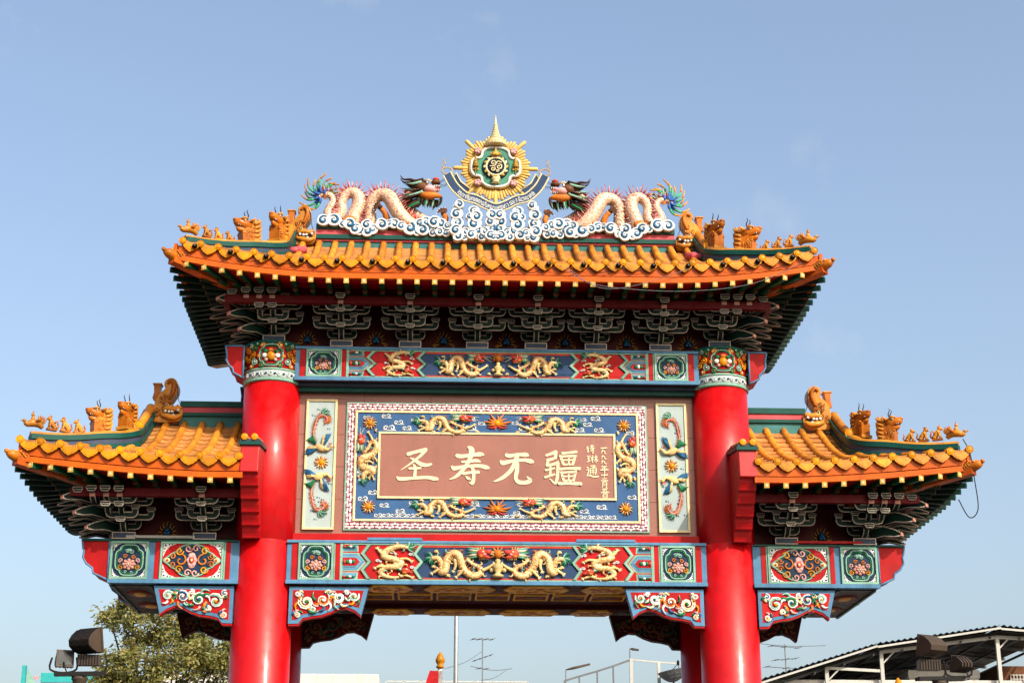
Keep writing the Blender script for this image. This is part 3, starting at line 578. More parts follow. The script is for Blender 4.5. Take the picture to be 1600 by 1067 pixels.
def sunflower(cx, cz, y, r, mats=('relief_orange', 'yellow'), n=13, par=None, half=False):
    m = MB(mats[1]); m.ball((cx, y-.01, cz), (r*.42, .03, r*.42), 10, 5)
    for k in range(n):
        a = 2*pi*k/n+.1; m.m(mats[0] if k % 2 else 'relief_gold').tube(cat([(cx+.35*r*cos(a), y, cz+.35*r*sin(a)), (cx+.7*r*cos(a+.12), y-.012, cz+.7*r*sin(a+.12)), (cx+r*cos(a), y, cz+r*sin(a))], 2), [r*.13, r*.11, r*.02], 5)
    return m.build('flaming_pearl', par or WALL)
for x, z in ((-2.0, 8.84), (2.0, 8.84), (-1.99, 7.5), (2.0, 7.5)): sunflower(x, z, -.05, .115)
for z in (8.85, 7.47):
    m = MB('relief_orange')
    for k in range(9):
        a = -.35+k*(pi+.7)/8; L = .2 if k % 2 else .15
        m.tube(cat([(.03*cos(a), -.05, z+.03*sin(a)), (L*.6*cos(a)+.02*sin(k*2), -.062, z+L*.5*sin(a)), (L*1.15*cos(a), -.05, z+L*.8*sin(a)+.02)], 3), [.028, .02, .004], 5)
    for sx in (-1, 1): m.m('coral').tube(cat([(0, -.05, z-.03), (sx*.08, -.06, z-.07), (sx*.17, -.05, z-.05)], 3), [.02, .014, .004], 5).tube([(sx*.02, -.05, z-.05), (sx*.05, -.05, z-.11)], [.016, .004], 5)
    m.m('yellow').ball((0, -.062, z+.01), (.05, .03, .05), 8, 5); board_piece(m, 'flame_relief')
for s in (-1, 1):
    for z in (8.83, 7.485):
        m = MB('gold'); relief_dragon(m, (lambda p, T0=wallmap(0, z+.005, -.052, .00113, s > 0), s=s: (s*.86+T0(p)[0]*1.38, T0(p)[1], T0(p)[2])), 30); board_piece(m, 'relief_dragon', label='long gold relief dragon on the blue border of the name board')
    m = MB('gold'); T0 = wallmap(s*2.03, 8.25, -.052, .00108, False, -pi/2 if False else pi/2)
    relief_dragon(m, (lambda p, T0=T0: T0((p[0]*1.25, p[1], p[2]*1.1))) if s < 0 else (lambda p, T0=T0: T0((p[0]*1.25, p[1], -p[2]*1.1))), 40); board_piece(m, 'relief_dragon', label='upright gold relief dragon beside the inscription')

# brush-written inscription -------------------------------------------------
def brush(m, pts, T, y0=-.062, k=5):
    """stroke of varying width as a raised ribbon: pts (x, y, w) in source units"""
    C = cat(pts, k) if len(pts) > 2 else cat([pts[0], tuple((a+b)/2 for a, b in zip(*pts)), pts[1]], 3)
    L, Rr = [], []
    for i, (x, y, w) in enumerate(C):
        a, b = C[max(i-1, 0)], C[min(i+1, len(C)-1)]; d = Vector((b[0]-a[0], b[1]-a[1])); d = d.normalized() if d.length else Vector((1, 0)); w = max(w, 3)
        L.append((x-d.y*w/2, y+d.x*w/2)); Rr.append((x+d.y*w/2, y-d.x*w/2))
    def cap(i, sg_):
        x, y, w = C[i]; a, b = (C[0], C[1]) if i == 0 else (C[-2], C[-1]); d = atan2(b[1]-a[1], b[0]-a[0]); w = max(w, 3)
        return [(x+sg_*w*.42*cos(d+t)*1., y+sg_*w*.42*sin(d+t)) for t in (-.7*sg_, 0, .7*sg_)]
    n = len(C); F = [T(p) for p in L]+[T(p) for p in Rr]
    vs = [(a, y0, b) for a, b in F]+[(a, -.0515, b) for a, b in F]
    fs = [(i, i+1, n+i+1, n+i) for i in range(n-1)]
    for i in range(n-1): fs += [(i, 2*n+i, 2*n+i+1, i+1), (n+i, n+i+1, 3*n+i+1, 3*n+i)]
    fs += [(0, n, 3*n, 2*n), (n-1, 3*n-1, 4*n-1, 2*n-1)]
    m.add(vs, fs)
    for i in (0, -1):
        x, y, w = C[i]
        if w > 14:
            c = [T((x+w*.48*cos(t), y+w*.48*sin(t))) for t in [2*pi*q/10 for q in range(10)]]; m.capn = getattr(m, 'capn', 0)+1; dy = .0031+.00023*m.capn
            m.add([(a, y0-dy, b) for a, b in c]+[(a, -.052, b) for a, b in c], [tuple(range(10))]+[(q, (q+1) % 10, 10+(q+1) % 10, 10+q) for q in range(10)])
CH = {
 'a': [[(300, 215, 50), (420, 182, 42), (545, 155, 52)], [(545, 160, 50), (470, 240, 36), (380, 310, 28), (290, 375, 18), (200, 432, 6)], [(330, 268, 14), (400, 300, 40), (480, 350, 52), (560, 365, 46), (625, 352, 30)],
       [(320, 410, 30), (400, 405, 27), (475, 405, 32)], [(378, 358, 22), (402, 400, 38), (398, 525, 44)], [(155, 528, 26), (195, 550, 48), (350, 542, 40), (560, 530, 42), (660, 545, 52), (712, 552, 40)]],
 'b': [[(988, 235, 52), (1050, 245, 50), (1200, 226, 44), (1310, 216, 56), (1355, 222, 30)], [(1060, 320, 30), (1150, 315, 32), (1250, 302, 42), (1308, 315, 26)], [(920, 390, 40), (955, 408, 54), (1100, 382, 38), (1280, 372, 44), (1390, 392, 56), (1430, 404, 34)],
       [(1152, 125, 40), (1188, 155, 80), (1182, 230, 64), (1140, 330, 48), (1060, 440, 48), (970, 520, 38), (880, 558, 8)], [(1078, 480, 38), (1150, 466, 34), (1288, 460, 44)], [(1190, 402, 26), (1215, 432, 48), (1222, 520, 44), (1214, 585, 50), (1200, 618, 28), (1160, 590, 12)], [(1112, 520, 16), (1142, 540, 38), (1172, 556, 22)]],
 'c': [[(195, 205, 44), (235, 214, 44), (340, 199, 35), (435, 200, 52), (462, 206, 36)], [(125, 285, 40), (155, 300, 54), (280, 276, 37), (420, 266, 40), (500, 280, 52), (530, 289, 30)], [(330, 205, 56), (310, 280, 54), (250, 390, 48), (160, 470, 42), (70, 515, 24), (25, 527, 6)], [(332, 312, 44), (325, 400, 52), (311, 480, 44), (342, 530, 48), (420, 540, 44), (480, 525, 52), (494, 505, 38), (448, 465, 10)]],
 'd': [[(700, 208, 30), (760, 188, 34), (820, 168, 46)], [(818, 172, 46), (815, 240, 36)], [(715, 268, 36), (812, 243, 32)], [(722, 262, 36), (708, 330, 36)], [(708, 335, 32), (840, 303, 36)], [(842, 298, 42), (845, 400, 40), (830, 500, 38), (808, 548, 28), (738, 490, 12)], [(690, 390, 25), (800, 366, 24)], [(750, 335, 26), (748, 450, 26)], [(682, 475, 28), (800, 440, 26)],
       [(905, 182, 34), (980, 176, 27), (1078, 166, 38)], [(878, 220, 36), (918, 320, 32)], [(1064, 220, 34), (1034, 320, 32)], [(878, 222, 26), (1072, 214, 28)], [(900, 266, 19), (1050, 264, 19)], [(985, 220, 20), (985, 320, 20)], [(918, 320, 24), (1036, 320, 24)], [(872, 376, 34), (980, 366, 29), (1116, 371, 42)],
       [(886, 418, 33), (918, 516, 30)], [(1070, 410, 33), (1040, 516, 30)], [(886, 418, 24), (1072, 410, 27)], [(910, 464, 18), (1052, 462, 18)], [(980, 415, 19), (980, 516, 19)], [(918, 516, 22), (1042, 516, 22)], [(858, 551, 40), (960, 548, 34), (1090, 552, 38), (1130, 556, 42)]],
 # the two narrow columns on the right
 'e': [[(1215, 100, 14), (1230, 112, 18)], [(1210, 130, 12), (1235, 124, 12), (1228, 168, 12), (1246, 154, 6)], [(1256, 98, 10), (1306, 92, 13)], [(1282, 76, 12), (1280, 118, 12)], [(1252, 120, 10), (1312, 116, 13)], [(1256, 142, 10), (1308, 138, 12)], [(1293, 120, 11), (1294, 178, 12), (1278, 170, 5)], [(1266, 150, 8), (1276, 162, 11)]],
 'f': [[(1215, 222, 11), (1258, 216, 11)], [(1220, 248, 10), (1254, 244, 10)], [(1236, 218, 11), (1238, 282, 11)], [(1212, 290, 8), (1256, 272, 12)], [(1264, 236, 10), (1302, 230, 11)], [(1284, 204, 11), (1284, 298, 12)], [(1282, 240, 10), (1262, 276, 5)], [(1286, 244, 8), (1300, 262, 10)], [(1308, 234, 10), (1350, 228, 12)], [(1330, 206, 11), (1330, 300, 12)], [(1328, 240, 10), (1308, 280, 5)], [(1332, 242, 8), (1354, 280, 13)]],
 'g': [[(1212, 350, 12), (1228, 362, 16)], [(1206, 388, 10), (1236, 384, 12), (1224, 430, 11), (1212, 458, 9)], [(1208, 456, 14), (1240, 452, 14), (1300, 468, 18), (1362, 464, 14)], [(1258, 340, 10), (1318, 334, 12), (1290, 358, 8)], [(1256, 368, 11), (1254, 440, 11)], [(1256, 368, 10), (1326, 362, 12), (1324, 436, 12), (1310, 430, 5)], [(1260, 392, 8), (1320, 388, 9)], [(1260, 414, 8), (1320, 410, 9)], [(1290, 350, 9), (1290, 438, 10)]],
 'h': [[(1390, 120, 13), (1468, 116, 16)]],
 'i': [[(1398, 156, 9), (1440, 150, 10)], [(1418, 134, 10), (1410, 166, 8), (1392, 190, 4)], [(1442, 150, 11), (1446, 184, 10), (1466, 186, 9)]],
 'j': [[(1398, 222, 9), (1440, 216, 10)], [(1416, 204, 10), (1410, 234, 8), (1392, 254, 4)], [(1440, 218, 11), (1444, 248, 10), (1466, 250, 9)]],
 'k': [[(1398, 284, 9), (1440, 278, 10)], [(1416, 266, 10), (1410, 294, 8), (1392, 312, 4)], [(1440, 280, 11), (1444, 308, 10), (1466, 310, 9)]],
 'l': [[(1412, 330, 10), (1398, 352, 5)], [(1404, 346, 9), (1468, 340, 11)], [(1408, 364, 8), (1462, 360, 9)], [(1408, 364, 9), (1408, 386, 9)], [(1382, 388, 11), (1486, 382, 13)], [(1436, 346, 10), (1436, 424, 10)]],
 'm': [[(1390, 450, 11), (1478, 444, 13)], [(1434, 426, 10), (1434, 474, 10)]],
 'n': [[(1404, 494, 9), (1462, 490, 10)], [(1390, 518, 11), (1478, 514, 13)]],
 'o': [[(1410, 536, 10), (1410, 580, 9), (1398, 602, 5)], [(1410, 536, 9), (1456, 534, 10), (1456, 602, 10), (1446, 598, 4)], [(1414, 556, 7), (1452, 555, 7)], [(1414, 576, 7), (1452, 575, 7)]],
 'p': [[(1400, 618, 9), (1470, 614, 10)], [(1430, 620, 9), (1420, 656, 9)], [(1404, 638, 8), (1456, 636, 9), (1452, 656, 9)], [(1384, 662, 11), (1490, 658, 13)]],
 'q': [[(1410, 680, 10), (1412, 724, 10)], [(1410, 680, 9), (1462, 678, 10), (1460, 724, 10)], [(1414, 700, 8), (1458, 699, 8)], [(1414, 722, 8), (1458, 721, 8)]],
}
_bx = lambda px: (px-774.6)/101.2
_bz = lambda py: 8.69-(py-677.5)*1.0475/102.1-.0003*(py-677)
def TA(p): X, Yp = 600+p[0]/8.889, 685+p[1]/8.889; return (_bx(X)+(0 if True else 0), _bz(Yp)+(X-775)*.0000+.0001*(X-775))
def TB(p): X, Yp = 765+p[0]/8., 685+p[1]/8.; return (_bx(X), _bz(Yp)+.0001*(X-775))
for key, st in CH.items():
    m = MB('ivory')
    for i, p in enumerate(st): brush(m, p, TA if key in 'ab' else TB, -.062-.0004*(i % 7))
    board_piece(m, 'written_character')

# tall white phoenix plaques -------------------------------------------------
def phoenix(m, T):
    m.T = T
    m.m('relief_gold').ball((0, -14, 0), (52, 20, 26), 9, 6, .35).tube(cat([(-30, -16, -8), (-62, -22, -14), (-84, -24, 4)], 3), [16, 12, 9], 6).ball((-88, -26, 8), (16, 12, 12), 7, 4)
    m.m('coral').cone((-100, -26, 8), (-122, -26, 0), 6, 4)
    for k in range(3): m.cone((-86+8*k, -26, 18), (-92+12*k, -24, 44), 4, 4)
    for sx, bx, bz in ((-1, -10, 10), (1, 25, 0)):
        for k in range(7):
            a = (2.35 if sx < 0 else -.55)+k*.1*sx; L = 120-8*k
            m.m('swirl_blue' if k < 4 else 'relief_gold').tube(cat([(bx, -16, bz), (bx+L*.5*cos(a), -24, bz+L*.55*sin(a)), (bx+L*cos(a+.12*sx), -10, bz+L*sin(a+.12*sx))], 3), [9, 9, 3], 5)
    for k in range(5): m.m('leaf').tube(cat([(40, -12, 30), (60+8*k, -18, 70-4*k), (64+16*k, -8, 96-12*k)], 3), [10, 8, 2], 5)
    for q, off in enumerate((0, 22)):
        P = cat([(40, 36), (62, 100), (50+off*.4, 160), (36, 210), (4, 236), (-34-off, 226), (-48-off, 196), (-22, 186)], 4)
        if q == 0: m.m('rose').tube([(a, -10, b) for a, b in P], [5, 5, 5, 5, 6, 5, 3], 6)
        for i in range(0, len(P)-1, 1 if q else 2):
            (u, v), (u2, v2) = P[i], P[i+1]; d = Vector((u2-u, v2-v)).normalized()
            for sd_ in (-1, 1): m.m('coral' if q == 0 else 'relief_orange').cone((u, -12, v), (u-d.y*24*sd_+d.x*20, -8, v+d.x*24*sd_+d.y*20), 4, 4)
    for k in range(6): a = 1.2+k*.35; m.m('leaf' if k % 2 else 'mint').tube(cat([(-10, -8, 236), (-10+30*cos(a), -12, 236+30*sin(a)), (-18+62*cos(a+.3), -6, 236+56*sin(a+.3))], 3), [6, 5, 1.5], 4)
    m.T = None
for s in (-1, 1):
    x0, x1_ = sorted((s*2.515, s*3.0)); z0, z1 = 7.135, 9.222; cx = (x0+x1_)/2
    m = MB('ice'); m.box((x0+.03, -.03, z0+.03), (x1_-.03, -.001, z1-.03)); o = m.build('phoenix_plaque', GATE, (cx, 0, z0))
    m = MB('cream'); frame(m, x0, x1_, z0, z1, -.0005, .036, .05); m.build('plaque_frame', o, bevel=.004)
    for up in (1, -1):
        m = MB('gold'); fx = -s
        phoenix(m, lambda p, up=up, fx=fx, cx=cx: (cx+p[0]*.0019*(fx*-1 if True else 1)*(-1 if False else 1), -.032+p[1]*.0016, 8.20+up*(.23+p[2]*.00225)))
        m.build('phoenix_relief', o)
    sunflower(cx-.02*s, 8.2, -.04, .115, par=o)
    m = MB('swirl_blue'); rr = random.Random(5+s)
    for k in range(34):
        x, z = rr.uniform(x0+.08, x1_-.08), rr.uniform(z0+.1, z1-.1)
        if abs(z-8.2) < .5 and abs(x-cx) < .12: continue
        m.m(rr.choice(('swirl_blue', 'slate', 'teal'))).spiral(x, z, -.032, rr.uniform(.012, .022), 1.1, rr.choice((-1, 1)), rr.uniform(0, 6), .0045, 4); m.spiral(x+.035, z-.008, -.032, .012, 1.0, 1, 1, .004, 4)
    m.build('cloud_squiggles', o)

# ------------------------------------------------------------------ bracket sets under the eaves (local frame: beam top at z 0, wall at y 0)
def outl(m, P3, r=.0098, closed=True): m.m('outline').tube(P3, r, 4, closed=closed)
def u_arm(w, yb, zb, zt, d=.085):
    m = MB('dkgreen'); e = .085; bl = zt-.058; hb = min(.085, (bl-zb)*.62)
    P = [(-w, bl), (-w, zb+.07), (-w+.025, zb+.02), (-w+.075, zb), (w-.075, zb), (w-.025, zb+.02), (w, zb+.07), (w, bl), (w-e, bl), (w-e, zb+hb), (-w+e, zb+hb), (-w+e, bl)]
    m.prism(P, yb, yb+d); outl(m, [(a, yb, b) for a, b in P])
    for s in (-1, 1):
        c = s*(w-e/2); B = [(c-.045, bl+.002), (c-.062, bl+.03), (c-.062, zt), (c+.062, zt), (c+.062, bl+.03), (c+.045, bl+.002)]
        m.m('dkgreen').prism(B, yb-.012, yb+d+.012); outl(m, [(a, yb-.012, b) for a, b in B], .007); m.m('outline').tube([(c-.062, yb-.012, bl+.03), (c+.062, yb-.012, bl+.03)], .006, 4)
    return m
def f_arm(x, y1, z0, z1, tip=None, w=.036):
    """arm reaching forward, seen end-on"""
    m = MB('dkgreen'); P = [(.05, z0), (y1+.17, z0), (y1+.05, z0+(z1-z0)*.35), (y1, z0+(z1-z0)*.75), (y1, z1), (.05, z1)]
    m.prism(P, x-w, x+w, 'x')
    for s in (-1, 1): m.m('outline').tube([(x+s*w, y-.002, z) for y, z in P[1:5]], .008, 4)
    m.tube([(x-w, y1-.002, z1), (x+w, y1-.002, z1)], .008, 4)
    if tip: m.m('peach').box((x-w-.004, y1-.012, z1-.045), (x+w+.004, y1+.03, z1+.012))
    return m
def blk(x, y, z0, z1, h=.065):
    m = MB('dkgreen'); P = [(x-.05, z0), (x-.07, z0+(z1-z0)*.5), (x-.07, z1), (x+.07, z1), (x+.07, z0+(z1-z0)*.5), (x+.05, z0)]
    m.prism(P, y-.06, y+.06); outl(m, [(a, y-.06, b) for a, b in P], .0075); m.m('outline').tube([(x-.07, y-.06, z0+(z1-z0)*.5), (x+.07, y-.06, z0+(z1-z0)*.5)], .0065, 4); return m
def base_block():
    m = MB('slate'); m.box((-.17, -.345, 0), (.17, -.08, .098)); m.m('outline'); frame(m, -.175, .175, -.002, .102, -.3452, .013, .008); return m
BR = [('bracket_arm', u_arm(.23, -.24, .165, .36)), ('bracket_arm', u_arm(.44, -.42, .275, .46)), ('bracket_arm', u_arm(.235, -.62, .262, .455)), ('bracket_arm', u_arm(.44, -.64+.04, .455, .62)), ('bracket_arm', u_arm(.235, -.82, .438, .62)),
      ('forward_arm', f_arm(0, -.5, .099, .262)), ('forward_arm', f_arm(0, -.72, .29, .44)), ('forward_arm', f_arm(0, -.9, .455, .56, True)),
      ('bearing_block', blk(0, -.66, .2, .262)), ('bearing_block', blk(0, -.86, .385, .44)), ('bearing_block', blk(0, -.95, .575, .65))]
BRM = [(n, b.mesh(n)) for n, b in BR]; BASEM = base_block().mesh('bracket_set')
def bracket(x, z):
    o = inst('bracket_set', BASEM, GATE, (x, 0, z))
    for n, me in BRM: inst(n, me, o, (x, 0, z))
def beak(p0, dr, L, z, w=.05, h=.1, tipdrop=.06, pale=True):
    """tapered slanting arm pointing in direction dr, outlined"""
    d = Vector((dr[0], dr[1], 0)).normalized(); n = Vector((-d.y, d.x, 0)); P0 = Vector((p0[0], p0[1], z))
    m = MB('dkgreen'); sh = [(0, 0, 1), (L*.45, .02, 1), (L*.8, -tipdrop*.5, .75), (L, -tipdrop, .35)]; vs = []
    for t, dz, k in sh:
        c = P0+d*t+Vector((0, 0, dz))
        for a, b in ((-1, -1), (1, -1), (1, 1), (-1, 1)): vs.append(c+n*a*w*(.5+.5*k)+Vector((0, 0, b*h*.5*k)))
    fs = [(i*4+j, i*4+(j+1) % 4, i*4+4+(j+1) % 4, i*4+4+j) for i in range(3) for j in range(4)]+[(0, 3, 2, 1), (12, 13, 14, 15)]
    m.add(vs, fs)
    for j in (0, 1, 2, 3): m.m('outline').tube([vs[i*4+j] for i in range(4)], .0075, 4)
    if pale: m.m('peach').add([v+d*.004 for v in vs[12:]]+[v+d*.02 for v in vs[12:]], [(0, 1, 2, 3), (7, 6, 5, 4), (0, 4, 5, 1), (1, 5, 6, 2), (2, 6, 7, 3), (3, 7, 4, 0)])
    return m
def corner_bracket(x, z, s):
    def fin(m): 
        if s < 0: m.v = [(-p[0], p[1], p[2]) for p in m.v]; m.f = [f[::-1] for f in m.f]
        return m
    o = inst('corner_bracket_set', BASEM, GATE, (x, 0, z))
    L = []
    for w, yb, zb, zt in ((.23, -.24, .165, .36), (.44, -.42, .275, .46), (.235, -.62, .262, .455), (.44, -.6, .455, .62), (.235, -.82, .438, .62)):
        L.append(('bracket_arm', u_arm(w, yb, zb, zt)))
    for q, xx in enumerate((0, .2, .4)):
        if q < 1: L.append(('forward_arm', f_arm(xx, -.5, .099, .262, True)))
        if q < 2: L.append(('forward_arm', f_arm(xx, -.72, .29, .44, True)))
        L.append(('forward_arm', f_arm(xx, -.9, .455, .56, True))); L.append(('bearing_block', blk(xx, -.95, .575, .65)))
        if q < 2: L.append(('bearing_block', blk(xx, -.84, .375, .44)))
        if q < 1: L.append(('bearing_block', blk(xx, -.64, .19, .255)))
    for k in range(3):
        zz = .17+.19*k; r0 = .15+.16*k
        L.append(('slanting_arm', beak((r0, -.1-r0), (1, -1), .5, zz, .055, .15, .06)))
        L.append(('slanting_arm', beak((r0+.12, .02-r0*.6), (1, -.55), .44, zz-.02, .032, .07, .05)))
        L.append(('slanting_arm', beak((r0+.16, .16-r0*.3), (1, -.25), .42, zz-.03, .032, .07, .05)))
    L.append(('bearing_block', blk(.62, -.86, .575, .65)))
    for n, b in L: fin(b).build(n, o, None) if False else inst(n, fin(b).mesh(n), o, (x, 0, z))
for x in (-2.47, -1.39, -.33, .6, 1.55, 2.58): bracket(x, 10.002)
for s in (-1, 1):
    corner_bracket(s*(CX-.02), 10.07, s)
    bracket(s*4.43, 6.905); corner_bracket(s*5.64, 6.905, s)

# frieze walls behind the brackets with flame jewels
def jewel(x, z, par):
    m = MB('deep_blue'); m.lathe([(.002, .0), (.055, .04), (.06, .08), (.03, .15), (.002, .19)], (x, -.11, z+.04), 8)
    for a, b in ((-.025, .07), (.025, .07), (0, .11)): m.m('swirl_blue').ball((x+a, -.17, z+b), .025, 6, 4)
    m.m('brass_dark')
    for k in range(9):
        a = pi*(-.12+1.24*k/8); r = .085; m.tube(cat([(x+r*cos(a), -.115, z+.09+r*.9*sin(a)), (x+(r+.03)*cos(a+.1), -.125, z+.09+(r+.04)*sin(a+.1)), (x+(r+.055)*cos(a-.1), -.115, z+.1+(r+.09)*sin(a))], 2), [.014, .011, .003], 4)
    for s in (-1, 1): m.spiral(x+s*.15, z+.035, -.115, .035, 1.2, s, pi/2, .009)
    m.build('flame_jewel', par)
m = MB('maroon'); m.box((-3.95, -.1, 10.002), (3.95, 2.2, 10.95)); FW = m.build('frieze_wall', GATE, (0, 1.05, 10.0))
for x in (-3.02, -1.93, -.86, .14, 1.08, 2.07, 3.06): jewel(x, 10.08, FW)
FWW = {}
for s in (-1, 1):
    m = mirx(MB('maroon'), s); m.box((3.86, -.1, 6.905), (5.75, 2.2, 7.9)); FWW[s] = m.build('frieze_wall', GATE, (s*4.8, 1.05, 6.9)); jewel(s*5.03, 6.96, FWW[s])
m = MB('offwhite'); m.box((-5.6, -.36, 6.92), (-4.58, -.3, 6.955))
for k in range(40): m.m('grey').box((-5.59+k*.025, -.365, 6.925), (-5.58+k*.025, -.3605, 6.95))
m.build('light_tube', GATE, (-5.1, -.33, 6.92))
m = MB('red_matt'); m.box((4.55, -.36, 6.92), (5.6, -.3, 6.955)); m.build('light_tube', GATE, (5.1, -.33, 6.92))

# ------------------------------------------------------------------ roofs
DRIP = {}
def drip_mesh(w, h):
    if (w, h) in DRIP: return DRIP[(w, h)]
    m = MB('yellow'); P = [(-w/2, .012), (-w*.3, -.018), (0, -.028), (w*.3, -.018), (w/2, .012), (w*.5, -.04), (w*.41, -h*.52), (w*.24, -h*.78), (0, -h), (-w*.24, -h*.78), (-w*.41, -h*.52), (-w*.5, -.04)]
    m.prism(P, -.014, .014); Q = [(a*.72, b*.72-.022) for a, b in P]; m.m('yellow').prism(Q, -.019, -.0142); DRIP[(w, h)] = m.mesh('drip_tile'); return DRIP[(w, h)]
def cap_mesh(r):
    if r in DRIP: return DRIP[r]
    m = MB('yellow'); m.lathe([(r*.98, .02), (r, -.012), (r*.9, -.024), (r*.72, -.018), (r*.55, -.026), (.002, -.03)], (0, 0, 0), 14, 'y', False); DRIP[r] = m.mesh('end_tile'); return DRIP[r]
def head_lumps(m, p, d, r):
    """carved beast head of a hip-rafter end, pointing along d"""
    d = Vector(d).normalized(); n = Vector((-d.y, d.x, 0)).normalized(); p = Vector(p); u = Vector((0, 0, 1))
    m.m('amber').tube([p-d*r*1.4, p, p+d*r*1.1, p+d*r*1.7], [r*.95, r*1.05, r*.8, r*.45], 10)
    m.ball(p+d*r*1.9+u*r*.25, r*.42, 7, 5)
    for s in (-1, 1):
        m.m('amber_pale').ball(p+d*r*.55+n*s*r*.7+u*r*.5, r*.3, 7, 4); m.m('amber').cone(p-d*r*.2+n*s*r*.6+u*r*.7, p-d*r*.9+n*s*r*.8+u*r*1.3, r*.25, 5)
        for k in range(5):
            c = p-d*r*(.2+.35*k)+n*s*r*.95+u*r*(.35-.22*(k % 3)); m.m('amber_pale').tube([c+Vector((cos(q)*.04*r/.1, 0, sin(q)*.04*r/.1)) for q in [i*.9 for i in range(7)]], r*.12, 4)
        m.m('amber_pale').ball(p+d*r*1.3+n*s*r*.45-u*r*.2, r*.22, 6, 4)
class Roof:
    def __init__(R, name, xi, xe, ul, z0, lift, ex, ye, yr, xg, H, pitch, x_first, n, sides, rt):
        R.__dict__.update(locals()); R.flare = .09
    def L(R, u): return max(0., (abs(u)-R.ul)/(R.xe-R.ul))**R.ex if abs(u) > R.ul else 0.
    def ze(R, u): return R.z0+R.lift*R.L(u)
    def yev(R, u): return R.ye-R.flare*R.L(u)
    def surf(R, u, y):
        ye = R.yev(u); t = max(0., min(1.05, (y-ye)/(R.yr-ye))); return R.z0+R.lift*R.L(u)*(1-min(1, t))**1.4+R.H*(.52*t+.48*t*t)
    def ytop(R, u):
        u = abs(u); yk = R.ye+(R.xe-R.xg)
        return R.yr-.05 if u < R.xg else yk+(R.ye-yk)*(u-R.xg)/(R.xe-R.xg)
    def dz(R, u, y): return (R.surf(u, y+.02)-R.surf(u, y-.02))/.04
    def side_l(R, y):
        yc = 1.05; hw = yc-R.ye; q = abs(y-yc)/hw; ql = (R.xe-(R.xe-R.ul)*.55)/R.xe
        a = max(0, (q-.45)/.55); return a**R.ex
def build_roof(R):
    s0 = 1 if R.sides == (-1, 1) else R.sides[0]; full = len(R.sides) == 2
    org = (0 if full else s0*(R.xi+R.xe)/2, 1.05, R.z0)
    # deck: height field over the plan
    xs = ([-R.xe+i*(2*R.xe)/44 for i in range(45)] if full else [s0*(R.xi+i*(R.xe-R.xi)/22) for i in range(23)])
    ys = [R.ye+.03+j*(2*(1.05-R.ye)-.06)/26 for j in range(27)]
    def hf(x, y):
        yy = y if y < 1.05 else 2.1-y; f = R.surf(x, min(yy, R.yr)); u = abs(x)
        if u > R.xg: f = min(f, R.z0+R.lift*max(R.side_l(y)*.9, 0)+R.H*(.52*((R.xe-u)/(R.yr-R.ye))+.48*((R.xe-u)/(R.yr-R.ye))**2)+.0)
        return f-.05
    d = MB('tile'); nx, ny = len(xs), len(ys)
    d.add([(x, y, hf(x, y)) for x in xs for y in ys], [(i*ny+j, i*ny+j+1, (i+1)*ny+j+1, (i+1)*ny+j) for i in range(nx-1) for j in range(ny-1)])
    o = d.build(R.name, GATE, org)
    # barrel tiles, end discs, drip tiles, pan tiles
    cols = [R.x_first+k*R.pitch for k in range(R.n)] if full else [s0*(R.x_first+k*R.pitch) for k in range(R.n)]
    dm, cm = drip_mesh(round(R.pitch-.016, 3), .155), cap_mesh(R.rt*1.02)
    pan = MB('tile'); w = R.pitch/2
    for yy in (0, .34):
        pass
    vs = []
    for yy, dzz in ((0, .04), (.34, .0)):
        for k in range(7): a = -1+k/3.; vs.append((a*w, yy, dzz-.03*(1-a*a)+.012*(a*a)))
    for k in range(7): a = -1+k/3.; vs.append((a*w, 0, .004-.03*(1-a*a)+.012*(a*a)))
    pan.add(vs, [(k, k+1, 8+k, 7+k) for k in range(6)]+[(14+k, 15+k, k+1, k) for k in range(6)], False); panm = pan.mesh('pan_tile')
    for i, x in enumerate(cols):
        y0, y1 = R.yev(x)-.03, R.ytop(x)-(.1 if abs(x) > R.xg else 0)
        if y1-y0 > .12:
            nseg = max(2, int((y1-y0)/.16)); P = [(x, y0+(y1-y0)*k/nseg, R.surf(x, y0+(y1-y0)*k/nseg)+.02) for k in range(nseg+1)]
            b = MB('barrel'); b.tube(P, R.rt, 10); 
            for k in range(2, nseg, 2): b.tube([P[k], tuple(Vector(P[k])+Vector((0, .02, .02*R.dz(x, P[k][1]))))], R.rt*1.06, 10)
            b.build('barrel_tile', o, P[0])
        z = R.surf(x, y0)+.02
        inst('end_tile', cm, o, (x, y0-.012, z))
        if i < len(cols)-1:
            xm = x+(cols[i+1]-x)/2; ym = R.yev(xm)-.035; sl = atan2(R.ze(cols[i+1])-R.ze(x), cols[i+1]-x)
            if cols[i+1] < x: sl = atan2(R.ze(x)-R.ze(cols[i+1]), x-cols[i+1])
            inst('drip_tile', dm, o, (xm, ym, R.ze(xm)+.012), (radians(-6), -sl, 0))
            yt = R.ytop(xm)
            yy = ym+.0; row = 0
            while yy < yt-.1:
                a = atan2(R.dz(xm, yy+.1), 1); lift = 0
                if not full or row < 2: inst('pan_tile', panm, o, (xm, yy, R.surf(xm, yy)+.012), (a, -sl*max(0, 1-row/4), 0))
                yy += .235*cos(a) if not full else .25*cos(a); row += 1
    # fascia boards (front, and round the hip ends)
    N = 60
    fx = [(-R.xe+2*R.xe*k/N) if full else s0*(R.xi+(R.xe-R.xi)*k/N) for k in range(N+1)]
    front = [(x, R.yev(x), R.ze(x)) for x in fx]
    def side_path(s): return [(s*(R.xe+R.flare*R.side_l(y)), y, R.z0+R.lift*R.side_l(y)) for y in [R.ye-R.flare+k*(2*(1.05-R.ye)+2*R.flare)/24 for k in range(25)]]
